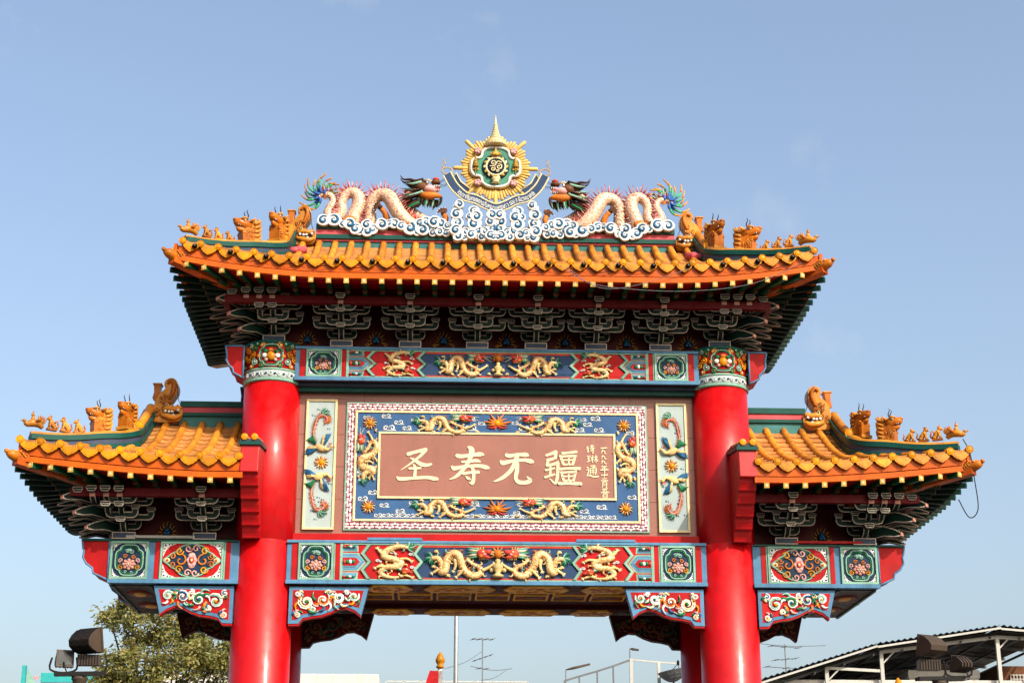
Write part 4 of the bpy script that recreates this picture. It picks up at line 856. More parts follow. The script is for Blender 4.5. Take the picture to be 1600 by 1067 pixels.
    for nm, mm, prof in (('fascia_board', 'orange', [(-.0, -.05), (.05, -.05), (.05, -.195), (-.0, -.195)]), ('fascia_gap', 'maroon', [(.02, -.1952), (.06, -.1952), (.06, -.2148), (.02, -.2148)]), ('eave_board', 'orange', [(-.022, -.215), (.05, -.215), (.05, -.298), (-.022, -.298)])):
        f = MB(mm); f.sweep(front, [(-a, b) for a, b in prof], side=(0, -1, 0)); f.build(nm, o)
        for s in R.sides:
            f = MB(mm); f.sweep(side_path(s), [(-.03-a, b) for a, b in prof], side=(s, 0, 0)); f.build(nm, o)
    # side eave tiles
    for s in R.sides:
        k = 0; y = R.ye+R.pitch*.6
        while y < 2.1-R.ye-.1:
            l = R.side_l(y); p = (s*(R.xe+R.flare*l+.03), y, R.z0+R.lift*l+.02)
            inst('end_tile', cm, o, p, (0, 0, s*pi/2)); inst('drip_tile', dm, o, (p[0], y+R.pitch/2, p[2]-.01), (0, 0, s*pi/2)); y += R.pitch
    # red soffit boards
    sf = MB('soffit_red'); rows = []
    for x in fx:
        xin = max(-R.xe+.9, min(R.xe-.9, x)) if full else s0*min(abs(x), R.xe-.9)
        rows.append([(x, R.yev(x)+.03, R.ze(x)-.285), (x+(xin-x)*.5, R.ye+.65, R.z0-.20+R.lift*.3*R.L(x)), (xin, -.05, R.z0-.05)])
    sf.add([p for r in rows for p in r], [(i*3+j, i*3+j+1, i*3+4+j, i*3+3+j) for i in range(N) for j in range(2)])
    for s in R.sides:
        rows = []
        for (x, y, z) in side_path(s):
            yin = max(-.05, min(2.15, y)); rows.append([(x-s*.03, y, z-.285), (s*(R.xe-.65), y+(yin-y)*.5, R.z0-.2+.3*(z-R.z0)), (s*(R.xe-1.25 if full else R.xe-1.25), yin, R.z0-.05)])
        sf.add([p for r in rows for p in r], [(i*3+j, i*3+j+1, i*3+4+j, i*3+3+j) for i in range(24) for j in range(2)])
    sf.build('soffit_board', o)
    # rafters: square flying rafters with gold ends, round rafters behind
    rx = [c+R.pitch*.25*(1 if c >= 0 or full else -1) for c in cols][:-1] if full else [c+s0*R.pitch*.4 for c in cols][:-1]
    bend = R.xe-1.35
    def rafter(p, q, c, e, side):
        m = MB('raftgreen_shaded' if side else 'raftgreen'); m.beam(p, q, .064 if side else .072, .075); dd = (Vector(q)-Vector(p)).normalized()  # side rafters get a darker copy of the green, shade painted in
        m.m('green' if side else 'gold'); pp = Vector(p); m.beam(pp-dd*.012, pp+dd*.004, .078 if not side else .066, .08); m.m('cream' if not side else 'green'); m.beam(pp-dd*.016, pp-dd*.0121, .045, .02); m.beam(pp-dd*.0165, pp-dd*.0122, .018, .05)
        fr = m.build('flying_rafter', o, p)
        m = MB('raftgreen_shaded' if side else 'raftgreen'); m.tube([c, e], .042, 10); cc = Vector(c); d2 = (Vector(e)-cc).normalized(); m.m('brown').tube([cc-d2*.006, cc+d2*.004], .043, 10); m.build('round_rafter', o, c)
    for x in rx:
        u = abs(x); sg_ = 1 if x > 0 else -1
        k = max(0, u-bend)/(R.xe-bend); dx = -sg_*k*.62
        ze = R.ze(x); ye = R.yev(x)
        rafter((x, ye-.005, ze-.337), (x+dx*.62, ye+.62, ze-.255-.08*k), (x+dx*.42, ye+.42, ze-.345-.05*k), (x+dx*1.3, min(-.1, ye+1.3), R.z0-.2), False)
    for s in R.sides:
        y = R.ye+.12
        while y < 2.1-R.ye-.05:
            l = R.side_l(y); k = max(0, abs(y-1.05)-(1.05-R.ye-1.35))/1.35; dy = -(1 if y > 1.05 else -1)*k*.62; x = s*(R.xe+R.flare*l+.05); z = R.z0+R.lift*l
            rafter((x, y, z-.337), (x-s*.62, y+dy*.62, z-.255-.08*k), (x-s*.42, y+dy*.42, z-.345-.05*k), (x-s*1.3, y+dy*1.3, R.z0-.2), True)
            y += R.pitch*.8
    # purlins on the brackets, eave shade worked into their darker red
    pu = MB('purlin_red_shaded'); xp = R.xe-.62
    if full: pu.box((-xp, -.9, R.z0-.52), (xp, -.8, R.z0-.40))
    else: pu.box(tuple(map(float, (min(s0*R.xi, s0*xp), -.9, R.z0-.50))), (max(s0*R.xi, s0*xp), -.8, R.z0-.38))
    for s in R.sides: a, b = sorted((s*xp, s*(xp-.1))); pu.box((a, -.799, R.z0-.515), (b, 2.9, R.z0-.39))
    pu.m('purlin_red_shaded')
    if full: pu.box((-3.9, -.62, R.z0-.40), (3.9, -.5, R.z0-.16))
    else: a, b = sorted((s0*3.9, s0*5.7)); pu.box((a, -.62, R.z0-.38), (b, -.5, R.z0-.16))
    pu.build('purlin', o)
    # hip rafters with beast-head ends
    for s in R.sides:
        for fy in (1, -1):
            yb = lambda y: y if fy > 0 else 2.1-y
            a = Vector((s*(R.xe-1.5), yb(-.0), R.z0-.30)); b = Vector((s*(R.xe+.0), yb(R.ye-.04), R.ze(R.xe)-.27)); c = b+(b-a).normalized()*.12
            m = MB('orange'); m.beam(a, c, .16, .2); h = m.build('hip_rafter', o, b)
            m = MB('amber'); head_lumps(m, c+Vector((0, 0, .03)), (s, -fy, .25), .085); m.build('beast_head_end', h)
    return o
RM = Roof('main_roof', -4.95, 4.92, 2.5, 11.04, .22, 1.9, -1.40, .95, 3.55, 1.25, .27, -4.86, 37, (-1, 1), .056)
RW = {s: Roof('wing_roof', 3.80, 7.0, 4.3, 7.93, .19, 1.5, -1.27, .9, 5.68, 1.14, .29, 3.86, 12, (s,), .06) for s in (-1, 1)}
OM = build_roof(RM); OW = {s: build_roof(RW[s]) for s in (-1, 1)}

# ridges --------------------------------------------------------------------
def layered(o, name, x0, x1, yc, layers):
    for mm, d, a, b, rnd in layers:
        m = MB(mm)
        if rnd: m.tube([(x0, yc, (a+b)/2), (x1, yc, (a+b)/2)], (b-a)/2*1.0, 12); m.box((x0, yc-d*.9, a), (x1, yc+d*.9, (a+b)/2))
        else: m.box((x0, yc-d, a), (x1, yc+d, b))
        m.build(name, o, ((x0+x1)/2, yc, a))
layered(OM, 'ridge_course', -3.03, 3.05, .95, [('teal', .1, 12.02, 12.264, 0), ('pink', .125, 12.265, 12.299, 0), ('green', .16, 12.30, 12.374, 0), ('pink', .115, 12.375, 12.479, 0), ('green', .14, 12.48, 12.57, 0)])
for s in (-1, 1):
    a, b = sorted((s*3.86, s*5.1)); layered(OW[s], 'ridge_course', a, b, .9, [('teal', .1, 8.88, 9.159, 0), ('green', .14, 9.16, 9.215, 0), ('pink', .105, 9.216, 9.314, 0), ('green', .13, 9.315, 9.41, 0)])
def ridge_sweep(o, path, side_mats=('green', 'slate', 'green', 'teal'), w=.085, top='tile', r=.06, hs=1.):
    for k, (mm, ww, z0, z1) in enumerate(((side_mats[3], w, -.10*hs, -.0), (side_mats[2], w*1.25, .0, .045*hs), (side_mats[1], w*.95, .045*hs, .1*hs), (side_mats[0], w*1.2, .1*hs, .145*hs))):
        m = MB(mm); m.sweep(path, [(-ww, z0+.0005), (ww, z0+.0005), (ww, z1), (-ww, z1)]); m.build('ridge_course', o, path[0])
    m = MB(top); m.tube([(p[0], p[1], p[2]+.145*hs+.01) for p in path], r, 10); m.build('ridge_roll', o, path[0])
HIP = {}
def hips(R, o, s, top_z, b1, tip):
    """descending ridge down the front slope, then the corner ridge"""
    xg, yk = R.xg, R.ye+(R.xe-R.xg); xc = xg-.1
    up_ = [(xc, y, R.surf(xg, y)+.03) for y in (.82, .5, .2, -.08)]
    low = [(xc+.03, -.34, R.surf(xg, -.34)+.02), (xc+.18, -.58, R.surf(xg+.1, -.58)+.0), (xc+.42, -.76, R.surf(xg+.3, -.76)-.01)]
    tx, ty, tz = tip; e = [(low[-1][0]+(tx-low[-1][0])*t, low[-1][1]+(ty-low[-1][1])*t, low[-1][2]+(tz-.335-low[-1][2])*t-.03*sin(pi*t)) for t in (.35, .7, 1.)]
    P = [(s*a, b_, c) for a, b_, c in cat(up_+low+e, 4)]
    for k, (mm, ww, z0, z1) in enumerate((('teal', .085, -.16, -.0), ('green', .105, .0, .075), ('slate', .082, .075, .16), ('green', .105, .16, .24))):
        m = MB(mm); m.sweep(P, [(-ww, z0+.0005), (ww, z0+.0005), (ww, z1), (-ww, z1)]); m.build('ridge_course', o, P[0])
    m = MB('barrel'); n = 13; m.tube([(p[0], p[1], p[2]+.265) for p in P[:n]], .07, 12); m.build('ridge_roll', o, P[0])
    inst('end_tile', cap_mesh(.08), o, (P[n-1][0], P[n-1][1]-.02, P[n-1][2]+.265))
    m = MB('amber_pale'); m.sweep(P[n+2:], [(-.07, .2405), (.07, .2405), (.05, .285), (-.05, .285)]); m.build('ridge_capping', o, P[n+2])
for s in (-1, 1):
    hips(RM, OM, s, 0, (3.62, -.02, 11.72), (4.86, -1.36, 11.47)); hips(RW[s], OW[s], s, 0, (5.72, 0.0, 8.62), (6.95, -1.24, 8.355))
    # pink drain collar beside the ridge end
    m = mirx(MB('pink'), s); m.tube([(3.14, .18, 11.84), (3.40, .02, 11.76)], [.065, .05], 14); m.tube([(3.22, .13, 11.815), (3.27, .1, 11.80)], .072, 14); m.build('pink_collar', OM)
# red flank walls that close the wing roofs against the columns
for s in (-1, 1):
    m = mirx(MB('red'), s); x0, x1_ = 3.575, 3.845
    P = [(-1.27, 8.14), (-1.30, 7.72)]
    y, z = -1.22, 7.70
    for k in range(5):
        P += [(y, z), (y+.015, z-.05), (y+.06, z-.12), (y+.075, z-.155)]; y += .15; z -= .165
    P += [(-.42, 6.9), (.05, 6.9), (.05, 8.3), (-.32, 8.28)]
    m.prism(P, x0, x1_, 'x'); o = m.build('flank_wall', GATE, (s*3.7, -.6, 6.9), bevel=.012)
    m = mirx(MB('green'), s); cp = [(-1.29, 8.13), (-.6, 8.24), (-.33, 8.3)]
    m.prism([(a-.02, b) for a, b in cp]+[(a-.02, b+.05) for a, b in cp[::-1]], x0-.03, x1_+.03, 'x'); m.m('slate').prism([(a-.0, b+.051) for a, b in cp]+[(a, b+.09) for a, b in cp[::-1]], x0-.01, x1_+.01, 'x')
    m.m('tile')
    for xx in (x0+.07, x1_-.05): m.tube([(xx, a, b+.12) for a, b in cp], .045, 9)
    m.build('flank_coping', o)
    m = mirx(MB('yellow'), s)
    for xx in (x0+.07, x1_-.05): m.lathe([(.05, .03), (.05, -.01), (.03, -.016), (.002, -.018)], (xx, -1.3, 8.25), 12, 'y', False)
    m.build('flank_end_tile', o)

# white and blue cloud scrolls along the main ridge --------------------------
def cloud_scroll(cx, cz, r, y=.74, d=1, par=None):
    m = MB('white'); R1 = r*1.12; n_ = 18; a0 = random.uniform(0, 6)
    m.prism([(cx+R1*(1+.07*sin(3*t+a0))*cos(t), cz+R1*(.96+.05*sin(2*t+a0))*sin(t)) for t in [2*pi*q/n_ for q in range(n_)]], y-.012-random.uniform(0, .01), y+.1)
    k = 16; P = []; W = []
    for i in range(k+1):
        t = i/k; a = pi*.25*d+random.uniform(-.02, .02)+d*1.25*2*pi*t+(pi if d < 0 else 0); q = r*(.82-.66*t**.8); P.append((cx+q*cos(a), y-.024, cz+q*sin(a))); W.append(r*(.05+.2*sin(pi*min(1, t*1.15+.02))**1.2))
    m.m('swirl_blue').tube(P, W, 6, .5)
    return m.build('cloud_scroll', OM)
def px(x): return (x-774)/90.6
def pz(y): return 12.483-(y-363)*.0121
CS = [(511, 352, 9), (527, 351, 10), (541, 357, 6), (551, 357, 9), (560, 364, 9), (566, 366, 8), (577, 358, 8), (578, 367, 9), (586, 364, 8), (600, 357, 9), (611, 355, 6), (619, 355, 8), (630, 359, 7), (643, 361, 11), (654, 366, 7), (662, 364, 9), (658, 354, 7), (668, 352, 9), (680, 352, 9), (690, 354, 8), (678, 368, 6), (688, 367, 6), (698, 368, 6), (670, 362, 6), (700, 358, 6)]
for i, (x, y, r) in enumerate(CS):
    for s in (-1, 1): cloud_scroll(s*-px(x) if s < 0 else -px(x)+.03, pz(y)-.005, r*.0108, .74+.012*(i % 3), s*(1 if i % 2 else -1))
for s in (-1, 1):
    for i, (x, y, r) in enumerate([(718, 327, 6), (714, 341, 8), (715, 354, 8), (713, 366, 8), (716, 375, 7), (740, 336, 7), (744, 345, 8), (741, 356, 9), (746, 365, 7), (737, 372, 7), (728, 368, 6), (726, 376, 5), (768, 342, 7), (766, 352, 7), (768, 362, 8), (766, 373, 7), (757, 367, 6), (753, 375, 6), (777, 376, 5), (734, 345, 5)]):
        cloud_scroll(s*px(x), pz(y)-.01, r*.0118, .66+.014*(i % 3), s*(1 if i % 2 else -1))
m = MB('white'); m.box((-.68, .80, 12.29), (.68, .83, 12.34))
for x, w_, h_ in ((715, 7, 52), (742, 8, 42), (767, 8, 38)):
    for s in (-1, 1): X_ = s*px(x); m.box((X_-w_*.011, .70, 12.3), (X_+w_*.011, .745, 12.3+h_*.0118))
m.build('cloud_backing', OM)

# ------------------------------------------------------------------ dragons on the ridge
def dragon_statue(s):
    side = 'left' if s < 0 else 'right'
    o = empty('dragon_statue', (s*2.0, .95, 12.57), label=f'cream scaled dragon statue coiling along the main ridge, {side} of the emblem', category='dragon statue', group='dragons on the main ridge')
    U = 6.154*90.6
    def D(zx, zy, dy=0.): return (-((460+zx/6.154)-774)/90.6, .93+dy, pz(260+zy/6.154))     # mirrored to the right side
    def mk(mat): return mirx(MB(mat), s)
    body = [(245, 325), (262, 300), (315, 288), (372, 305), (392, 360), (358, 425), (345, 478), (385, 515), (440, 510), (478, 450), (470, 370), (500, 300), (560, 268), (622, 300), (632, 380), (598, 470), (575, 560), (620, 610), (690, 600), (735, 520), (738, 400), (770, 320), (840, 285), (915, 310), (965, 390), (1020, 480), (1100, 560), (1200, 590), (1290, 560), (1270, 500), (1180, 440), (1105, 380), (1090, 310), (1130, 265), (1190, 250)]
    rad = [26, 26, 30, 34, 38, 42, 44, 44, 44, 44, 44, 46, 52, 60, 64, 66, 68, 68, 66, 62, 58, 56, 60, 66, 68, 68, 66, 60, 54, 50, 50, 50, 46, 42, 40]
    dep = [0]*17+[.06, .1, .1, .06, .02, 0, -.04, -.08, -.1, -.1, -.04, .06, .14, .16, .14, .08, .02, 0]
    C = cat([(*p, r, d) for p, r, d in zip(body, rad, dep)], 4)
    m = mk('scale_cream'); m.tube([D(a, b, d) for a, b, r, d in C], [1.06*r/U for a, b, r, d in C], 12); m.build('body', o)
    m = mk('coral')
    for i in range(6, len(C)-6):
        a, b, r, d = C[i]; a2, b2 = C[i+1][:2]; t = Vector((a2-a, b2-b)); t = t.normalized() if t.length > .01 else Vector((1, 0)); n = Vector((t.y, -t.x))
        h = 40+18*(i % 3)+(18 if b < 330 else 0)
        m.m('coral' if (i % 4) else 'rose').cone(D(a+n.x*r*.85, b+n.y*r*.85, d), D(a+n.x*(r+h)-t.x*12, b+n.y*(r+h)-t.y*12, d), .018, 5)
        m.m('rose' if (i % 2) else 'coral').cone(D(a+n.x*r*.7+t.x*6, b+n.y*r*.7+t.y*6, d-.05), D(a+n.x*(r+h*.55)+t.x*4, b+n.y*(r+h*.55)+t.y*4, d-.06), .015, 5)
    m.build('dorsal_spines', o)
    m = mk('leaf')
    for k in range(15):
        a = radians(-20-k*16); L = 186+20*sin(k*1.7); cx, cy = 285, 315
        P = cat([(cx+28*cos(a), cy+28*sin(a)), (cx+L*.45*cos(a-.12), cy+L*.45*sin(a-.12)), (cx+L*.8*cos(a+.03), cy+L*.8*sin(a+.03)), (cx+L*1.08*cos(a+.32), cy+L*1.08*sin(a+.32))], 3); n = len(P)
        for mm, i0, i1 in (('fin_blue', 0, 4), ('fin_green', 3, 7), ('yellow', 6, n)):
            m.m(mm).tube([D(x, y, .05*sin(k*2.1)) for x, y in P[i0:i1]], [.03-.0022*i for i in range(i0, min(i1, n))], 6)
    m.m('relief_orange')
    for k in range(9): a = radians(-200+k*28); m.cone(D(285+18*cos(a), 318+18*sin(a), -.03), D(285+62*cos(a), 318+62*sin(a), -.02), .02, 5)
    m.build('tail_fin', o)
    # head
    m = mk('brown'); m.ball(D(1235, 215, -.02), (.13, .12, .1), 12, 8); m.m('rose').ball(D(1300, 235, -.05), (.12, .1, .075), 10, 7); m.m('brown').ball(D(1360, 165, -.03), (.085, .08, .05), 10, 6); m.m('coral').ball(D(1362, 138, -.04), (.06, .06, .035), 8, 5)
    m.m('coral').ball(D(1375, 225, -.03), (.05, .06, .06), 8, 5)
    m.m('relief_orange').tube([D(1210, 280, -.04), D(1290, 300, -.06), D(1370, 290, -.05), D(1420, 300, -.03)], [.05, .075, .055, .02], 8); m.m('black').ball(D(1392, 205, -.06), (.035, .05, .035), 7, 5)
    for k in range(4): m.m('white').cone(D(1345+18*k, 262, -.1), D(1350+18*k, 235, -.1), .011, 4); m.cone(D(1350+16*k, 205, -.1), D(1352+16*k, 228, -.1), .011, 4)
    m.m('white').ball(D(1285, 190, -.125), .026, 7, 5); m.m('black').ball(D(1291, 190, -.148), .012, 6, 4); m.m('relief_gold').tube([D(1260, 170, -.12), D(1290, 160, -.13), D(1320, 178, -.12)], .016, 5)
    for q in (-.07, .05): m.m('dark_brown').tube(cat([D(1200, 180, q), D(1120, 150, q), D(1055, 150, q), D(1020, 110, q)], 3), [.03, .024, .016, .004], 6)
    for q in (-.06, .0): m.m('wire').tube(cat([D(1400, 160, q), D(1435, 140, q), D(1462, 128, q)], 3), .004, 4); m.tube(cat([D(1400, 185, q), D(1440, 195, q), D(1470, 172, q)], 3), .004, 4)
    m.build('head', o)
    m = mk('dark_brown'); rr = random.Random(3)
    for k in range(40):
        t = k/39; x0, y0 = 1200-50*t+30*sin(k), 170+230*t; mm = ('dark_brown', 'mint', 'dark_brown', 'leaf', 'dark_brown')[k % 5]; L = 120-40*abs(t-.4)
        dx, dy = -1, -.35+.95*t; q = rr.uniform(-.1, .08)
        m.m(mm).tube(cat([D(x0+40, y0-30, q), D(x0-L*.4, y0+dy*L*.25, q-.02), D(x0-L, y0+dy*L*.8-6*sin(k*3), q)], 3), [.028, .022, .004], 5)
    for k in range(16):
        x0 = 1190+k*15; q = rr.uniform(-.1, .06); m.m(('dark_brown', 'leaf', 'mint', 'dark_brown')[k % 4]).tube(cat([D(x0, 315, q), D(x0-6, 365, q), D(x0-22+8*sin(k*2), 395+14*sin(k*1.3), q)], 2), [.026, .02, .004], 5)
    m.build('mane', o)
    for (leg, claw) in (([(905, 520, -.02), (885, 470, -.06), (850, 432, -.08)], (838, 420, -.08, 2.6)), ([(1300, 570, .0), (1400, 575, -.06), (1462, 520, -.05), (1448, 470, -.02)], (1440, 460, -.02, 1.7)), ([(600, 560, -.12), (560, 540, -.15), (500, 560, -.12)], (490, 560, -.12, 3.0))):
        m = mk('relief_orange'); m.tube(cat([D(*p) for p in leg], 3), [.06, .055, .045, .05], 8); cx, cy, cdy, a0 = claw; m.m('dark_brown').ball(D(cx, cy, cdy), (.05, .05, .045), 7, 5)
        for k in range(5):
            a = a0+(k-2)*.42; m.m('brown').tube(cat([D(cx, cy, cdy), D(cx+42*cos(a), cy-42*sin(a), cdy-.02), D(cx+62*cos(a+.4), cy-58*sin(a+.4), cdy)], 2), [.02, .016, .012], 5); m.m('white').cone(D(cx+60*cos(a+.38), cy-56*sin(a+.38), cdy), D(cx+76*cos(a+.7), cy-70*sin(a+.7), cdy), .011, 4)
        m.build('clawed_leg', o)
for s in (-1, 1): dragon_statue(s)

# ------------------------------------------------------------------ sun emblem in the middle of the ridge
EM = empty('royal_emblem', (0, .95, 12.5), label='gold sunburst royal emblem with cream spire and blue ribbon on the ridge', category='emblem')
EC = Vector((0, .93, 13.70))
def E(zx, zy, dy=0.): return (((660+zx/5.083)-773)/90.6, EC.y+dy, 13.70-((170+zy/5.083)-266.4)*.01215)
m = MB('gold')
for k in range(64):
    a = 2*pi*k/64; big = k % 8 == 0 or k % 8 == 4 and k in (4, 12, 20, 28, 36, 44, 52, 60)
    L = .55+.03*(k % 2); w = .0245
    if k % 8 == 0: L, w = .73, .036
    if k % 4 == 2: L, w = .61, .028
    m.m('ray_gold').tube([(EC.x+.3*cos(a), EC.y, EC.z+.3*sin(a)), (EC.x+L*.96*cos(a), EC.y-.005, EC.z+L*.96*sin(a)), (EC.x+L*cos(a), EC.y, EC.z+L*sin(a))], [w, w, w*.75], 7)
m.build('sun_rays', EM)
m = MB('steel'); m.beam((0, 1.0, 12.5), (0, 1.0, 14.2), .06, .05); m.beam((-.4, 1.02, 12.5), (-.3, 1.0, 13.5), .03, .03); m.beam((.4, 1.02, 12.5), (.3, 1.0, 13.5), .03, .03); m.build('support_frame', EM)
def quat(w, h, c):
    o = []
    for sx, sz in ((1, 1), (-1, 1), (-1, -1), (1, -1)):
        A = [(w, c*.62*h/w), ] if False else []
    cw, chh = w*.58, h*.62                                          # concave bite at each corner
    for q, (sx, sz) in enumerate(((1, 1), (-1, 1), (-1, -1), (1, -1))):
        P = [(w*1.0, 0), (w*.97, h*.28), (w*.84, h*.44), (w*.66, h*.46), (w*.57, h*.58), (w*.54, h*.78), (w*.40, h*.93), (w*.2, h*1.0), (0, h*1.0)]
        P = [(a*sx, b*sz) for a, b in P]
        if sx*sz < 0: P = P[::-1]
        o += P[:-1]
    return o
Q = quat(.42, .365, 1)
m = MB('field_green'); m.prism([(EC.x+a, EC.z+b) for a, b in Q], EC.y-.06, EC.y+.05); m.build('green_field', EM)
m = MB('white'); closed_tube(m, [(EC.x+a, EC.z+b) for a, b in cat(Q, 3, True)], .024, EC.y-.065, 7); m.m('gold'); closed_tube(m, [(EC.x+a*1.07, EC.z+b*1.07) for a, b in cat(Q, 3, True)], .016, EC.y-.05, 6); m.build('white_border', EM)
m = MB('rose')
for sx in (-1, 1):
    for sz in (-1, 1):
        c = (EC.x+sx*.31, EC.y-.06, EC.z+sz*.30); m.m('rose').ball(c, (.07, .05, .062), 9, 6)
        for k in range(5): a = k*2*pi/5; m.m('rose').ball((c[0]+.04*cos(a), c[1]-.035, c[2]+.036*sin(a)), (.03, .02, .027), 6, 4)
m.build('lotus_buds', EM)
m = MB('deep_blue'); m.lathe([(.235, .02), (.235, -.02), (.225, -.03), (.002, -.031)], (EC.x, EC.y-.06, EC.z), 28, 'y'); m.m('leaf').lathe([(.2, 0), (.2, -.012), (.002, -.013)], (EC.x, EC.y-.088, EC.z), 28, 'y')
m.m('cream').lathe([(.18, 0), (.18, -.02), (.172, -.03), (.152, -.03), (.147, -.02), (.147, 0)], (EC.x, EC.y-.1, EC.z-.01), 28, 'y'); m.m('deep_blue').lathe([(.147, 0), (.147, -.012), (.002, -.013)], (EC.x, EC.y-.1, EC.z-.01), 24, 'y')
for k in range(14):
    a = 2*pi*k/14; m.m('cream' if k % 2 else 'gold').ball((EC.x+.19*cos(a), EC.y-.105, EC.z-.01+.19*sin(a)), (.04, .02, .022), 6, 4, a+.8)
m.m('cream'); y = EC.y-.125
m.spiral(EC.x-.045, EC.z+.05, y, .055, 1.2, 1, -1, .013).spiral(EC.x+.055, EC.z-.02, y, .06, 1.3, -1, 2, .013).spiral(EC.x-.05, EC.z-.06, y, .045, 1.2, -1, 1, .012).tube(cat([(EC.x-.1, y, EC.z-.01), (EC.x-.02, y, EC.z+.0), (EC.x+.03, y, EC.z+.08), (EC.x+.1, y, EC.z+.06)], 4), .012, 5).spiral(EC.x+.03, EC.z-.1, y, .03, 1.1, 1, 0, .01)
m.build('monogram_medallion', EM)
m = MB('gold'); z = EC.z+.185
m.lathe([(.075, 0), (.085, .02), (.065, .035), (.07, .055), (.045, .07), (.048, .085), (.02, .105), (.012, .14), (.003, .2)], (EC.x, EC.y-.1, z), 14)
for k in range(5): m.m('yellow').cone((EC.x+(k-2)*.035, EC.y-.15, z+.01), (EC.x+(k-2)*.045, EC.y-.15, z+.075), .014, 5)
m.m('cream').lathe([(.05, -.5), (.075, -.49), (.045, -.45), (.085, -.42), (.04, -.39)], (EC.x, EC.y-.09, z), 14)
m.build('crown', EM)
for s in (-1, 1):
    x = EC.x+s*.345; m = MB('gold'); m.tube([(x, EC.y-.09, EC.z-.16), (x, EC.y-.09, EC.z+.2)], .008, 5)
    for k in range(6): r = .058-.008*k; m.lathe([(r, 0), (r*.9, .012), (r*.45, .028)], (x, EC.y-.09, EC.z+.0+k*.03), 10)
    m.cone((x, EC.y-.09, EC.z+.17), (x, EC.y-.09, EC.z+.24), .012); m.spiral(x-.035, EC.z-.05, EC.y-.09, .028, 1.1, 1, 0, .008).spiral(x+.035, EC.z-.05, EC.y-.09, .028, 1.1, -1, pi, .008); m.build('tiered_parasol', EM)
m = MB('cream'); z = 14.10
prof = [(.17, .0), (.2, .02), (.205, .05), (.16, .06), (.17, .07), (.17, .1), (.12, .112)]
zz, r = .12, .125
while r > .03: prof += [(r, zz), (r, zz+.022), (r*.66, zz+.03)]; zz += .042; r *= .83
prof += [(.024, zz), (.016, zz+.06), (.003, zz+.17)]
m.lathe(prof, (EC.x, EC.y, z), 20, 'z', False); m.build('tiered_spire', EM)
# ribbon
rib = [(190, 560), (235, 640), (280, 690), (340, 735), (420, 755), (500, 795), (578, 818), (656, 795), (736, 755), (816, 735), (876, 690), (921, 640), (966, 560)]
RB = cat(rib, 6)
def ribw(t): return 34 if .12 < t < .88 else 44
m = MB('navy'); vs = []
NR = len(RB)
def rpt(i, off, dy):
    x, y = RB[i]; a, b = RB[max(0, i-1)], RB[min(NR-1, i+1)]; t = Vector((b[0]-a[0], b[1]-a[1])).normalized(); return E(x+t.y*-off*-1, y-t.x*off*1, dy)
W = [32 for i in range(NR)]
for i in range(NR): vs += [rpt(i, W[i]*.9, -.115), rpt(i, -W[i]*.9, -.115), rpt(i, -W[i]*.9, -.06), rpt(i, W[i]*.9, -.06)]
m.add(vs, [(i*4+j, i*4+(j+1) % 4, i*4+4+(j+1) % 4, i*4+4+j) for i in range(NR-1) for j in range(4)]+[(3, 2, 1, 0), (NR*4-4, NR*4-3, NR*4-2, NR*4-1)])
for s in (1, -1): m.m('cream').tube([rpt(i, s*W[i], -.11) for i in range(NR)], .015, 7)
for s in (1, -1):
    f = lambda x: 578+s*(x-578)
    m.m('navy').prism([(E(f(a), b)[0], E(f(a), b)[2]) for a, b in ((200, 560), (262, 545), (300, 610), (372, 660), (330, 700), (250, 660))], EC.y-.055, EC.y-.03); m.m('cream').tube([E(f(a), b, -.06) for a, b in ((185, 560), (228, 590), (262, 540), (300, 610), (372, 662))], .016, 5)
    m.m('gold').tube(cat([E(f(a), b, -.05) for a, b in ((190, 560), (150, 530), (160, 505), (205, 500), (232, 520), (215, 545), (180, 548))], 4), .011, 5).tube(cat([E(f(a), b, -.05) for a, b in ((165, 505), (150, 480), (175, 462), (160, 440), (172, 425))], 4), .009, 5)
m.build('ribbon', EM)
def ribbon_text():
    cu = bpy.data.curves.new('t', 'FONT'); cu.body = 'พระราชพิธีมหามงคลเฉลิมพระชนมพรรษา ๖ รอบ ๕ ธันวาคม ๒๕๔๒'; cu.size = 1; cu.offset = .012
    ob = bpy.data.objects.new('t', cu); COL.objects.link(ob); dg = bpy.context.evaluated_depsgraph_get(); me = ob.evaluated_get(dg).to_mesh()
    V = [v.co.copy() for v in me.vertices]; Fc = [tuple(p.vertices) for p in me.polygons]; ob.evaluated_get(dg).to_mesh_clear()
    bpy.data.objects.remove(ob); bpy.data.curves.remove(cu)
    if not V: return
    xa, xb = min(v.x for v in V), max(v.x for v in V); m = MB('white'); vs = []
    for v in V:
        t = (v.x-xa)/(xb-xa)*.66+.17; fi = t*(NR-1); i = min(NR-2, int(fi)); f = fi-i; off = (v.y-.35)*52
        a, b = Vector(rpt(i, off, -.121)), Vector(rpt(i+1, off, -.121)); vs.append(a.lerp(b, f))
    m.add(vs, Fc); m.build('ribbon_lettering', EM)
try: ribbon_text()
except Exception as ex: print('ribbon text skipped', ex)

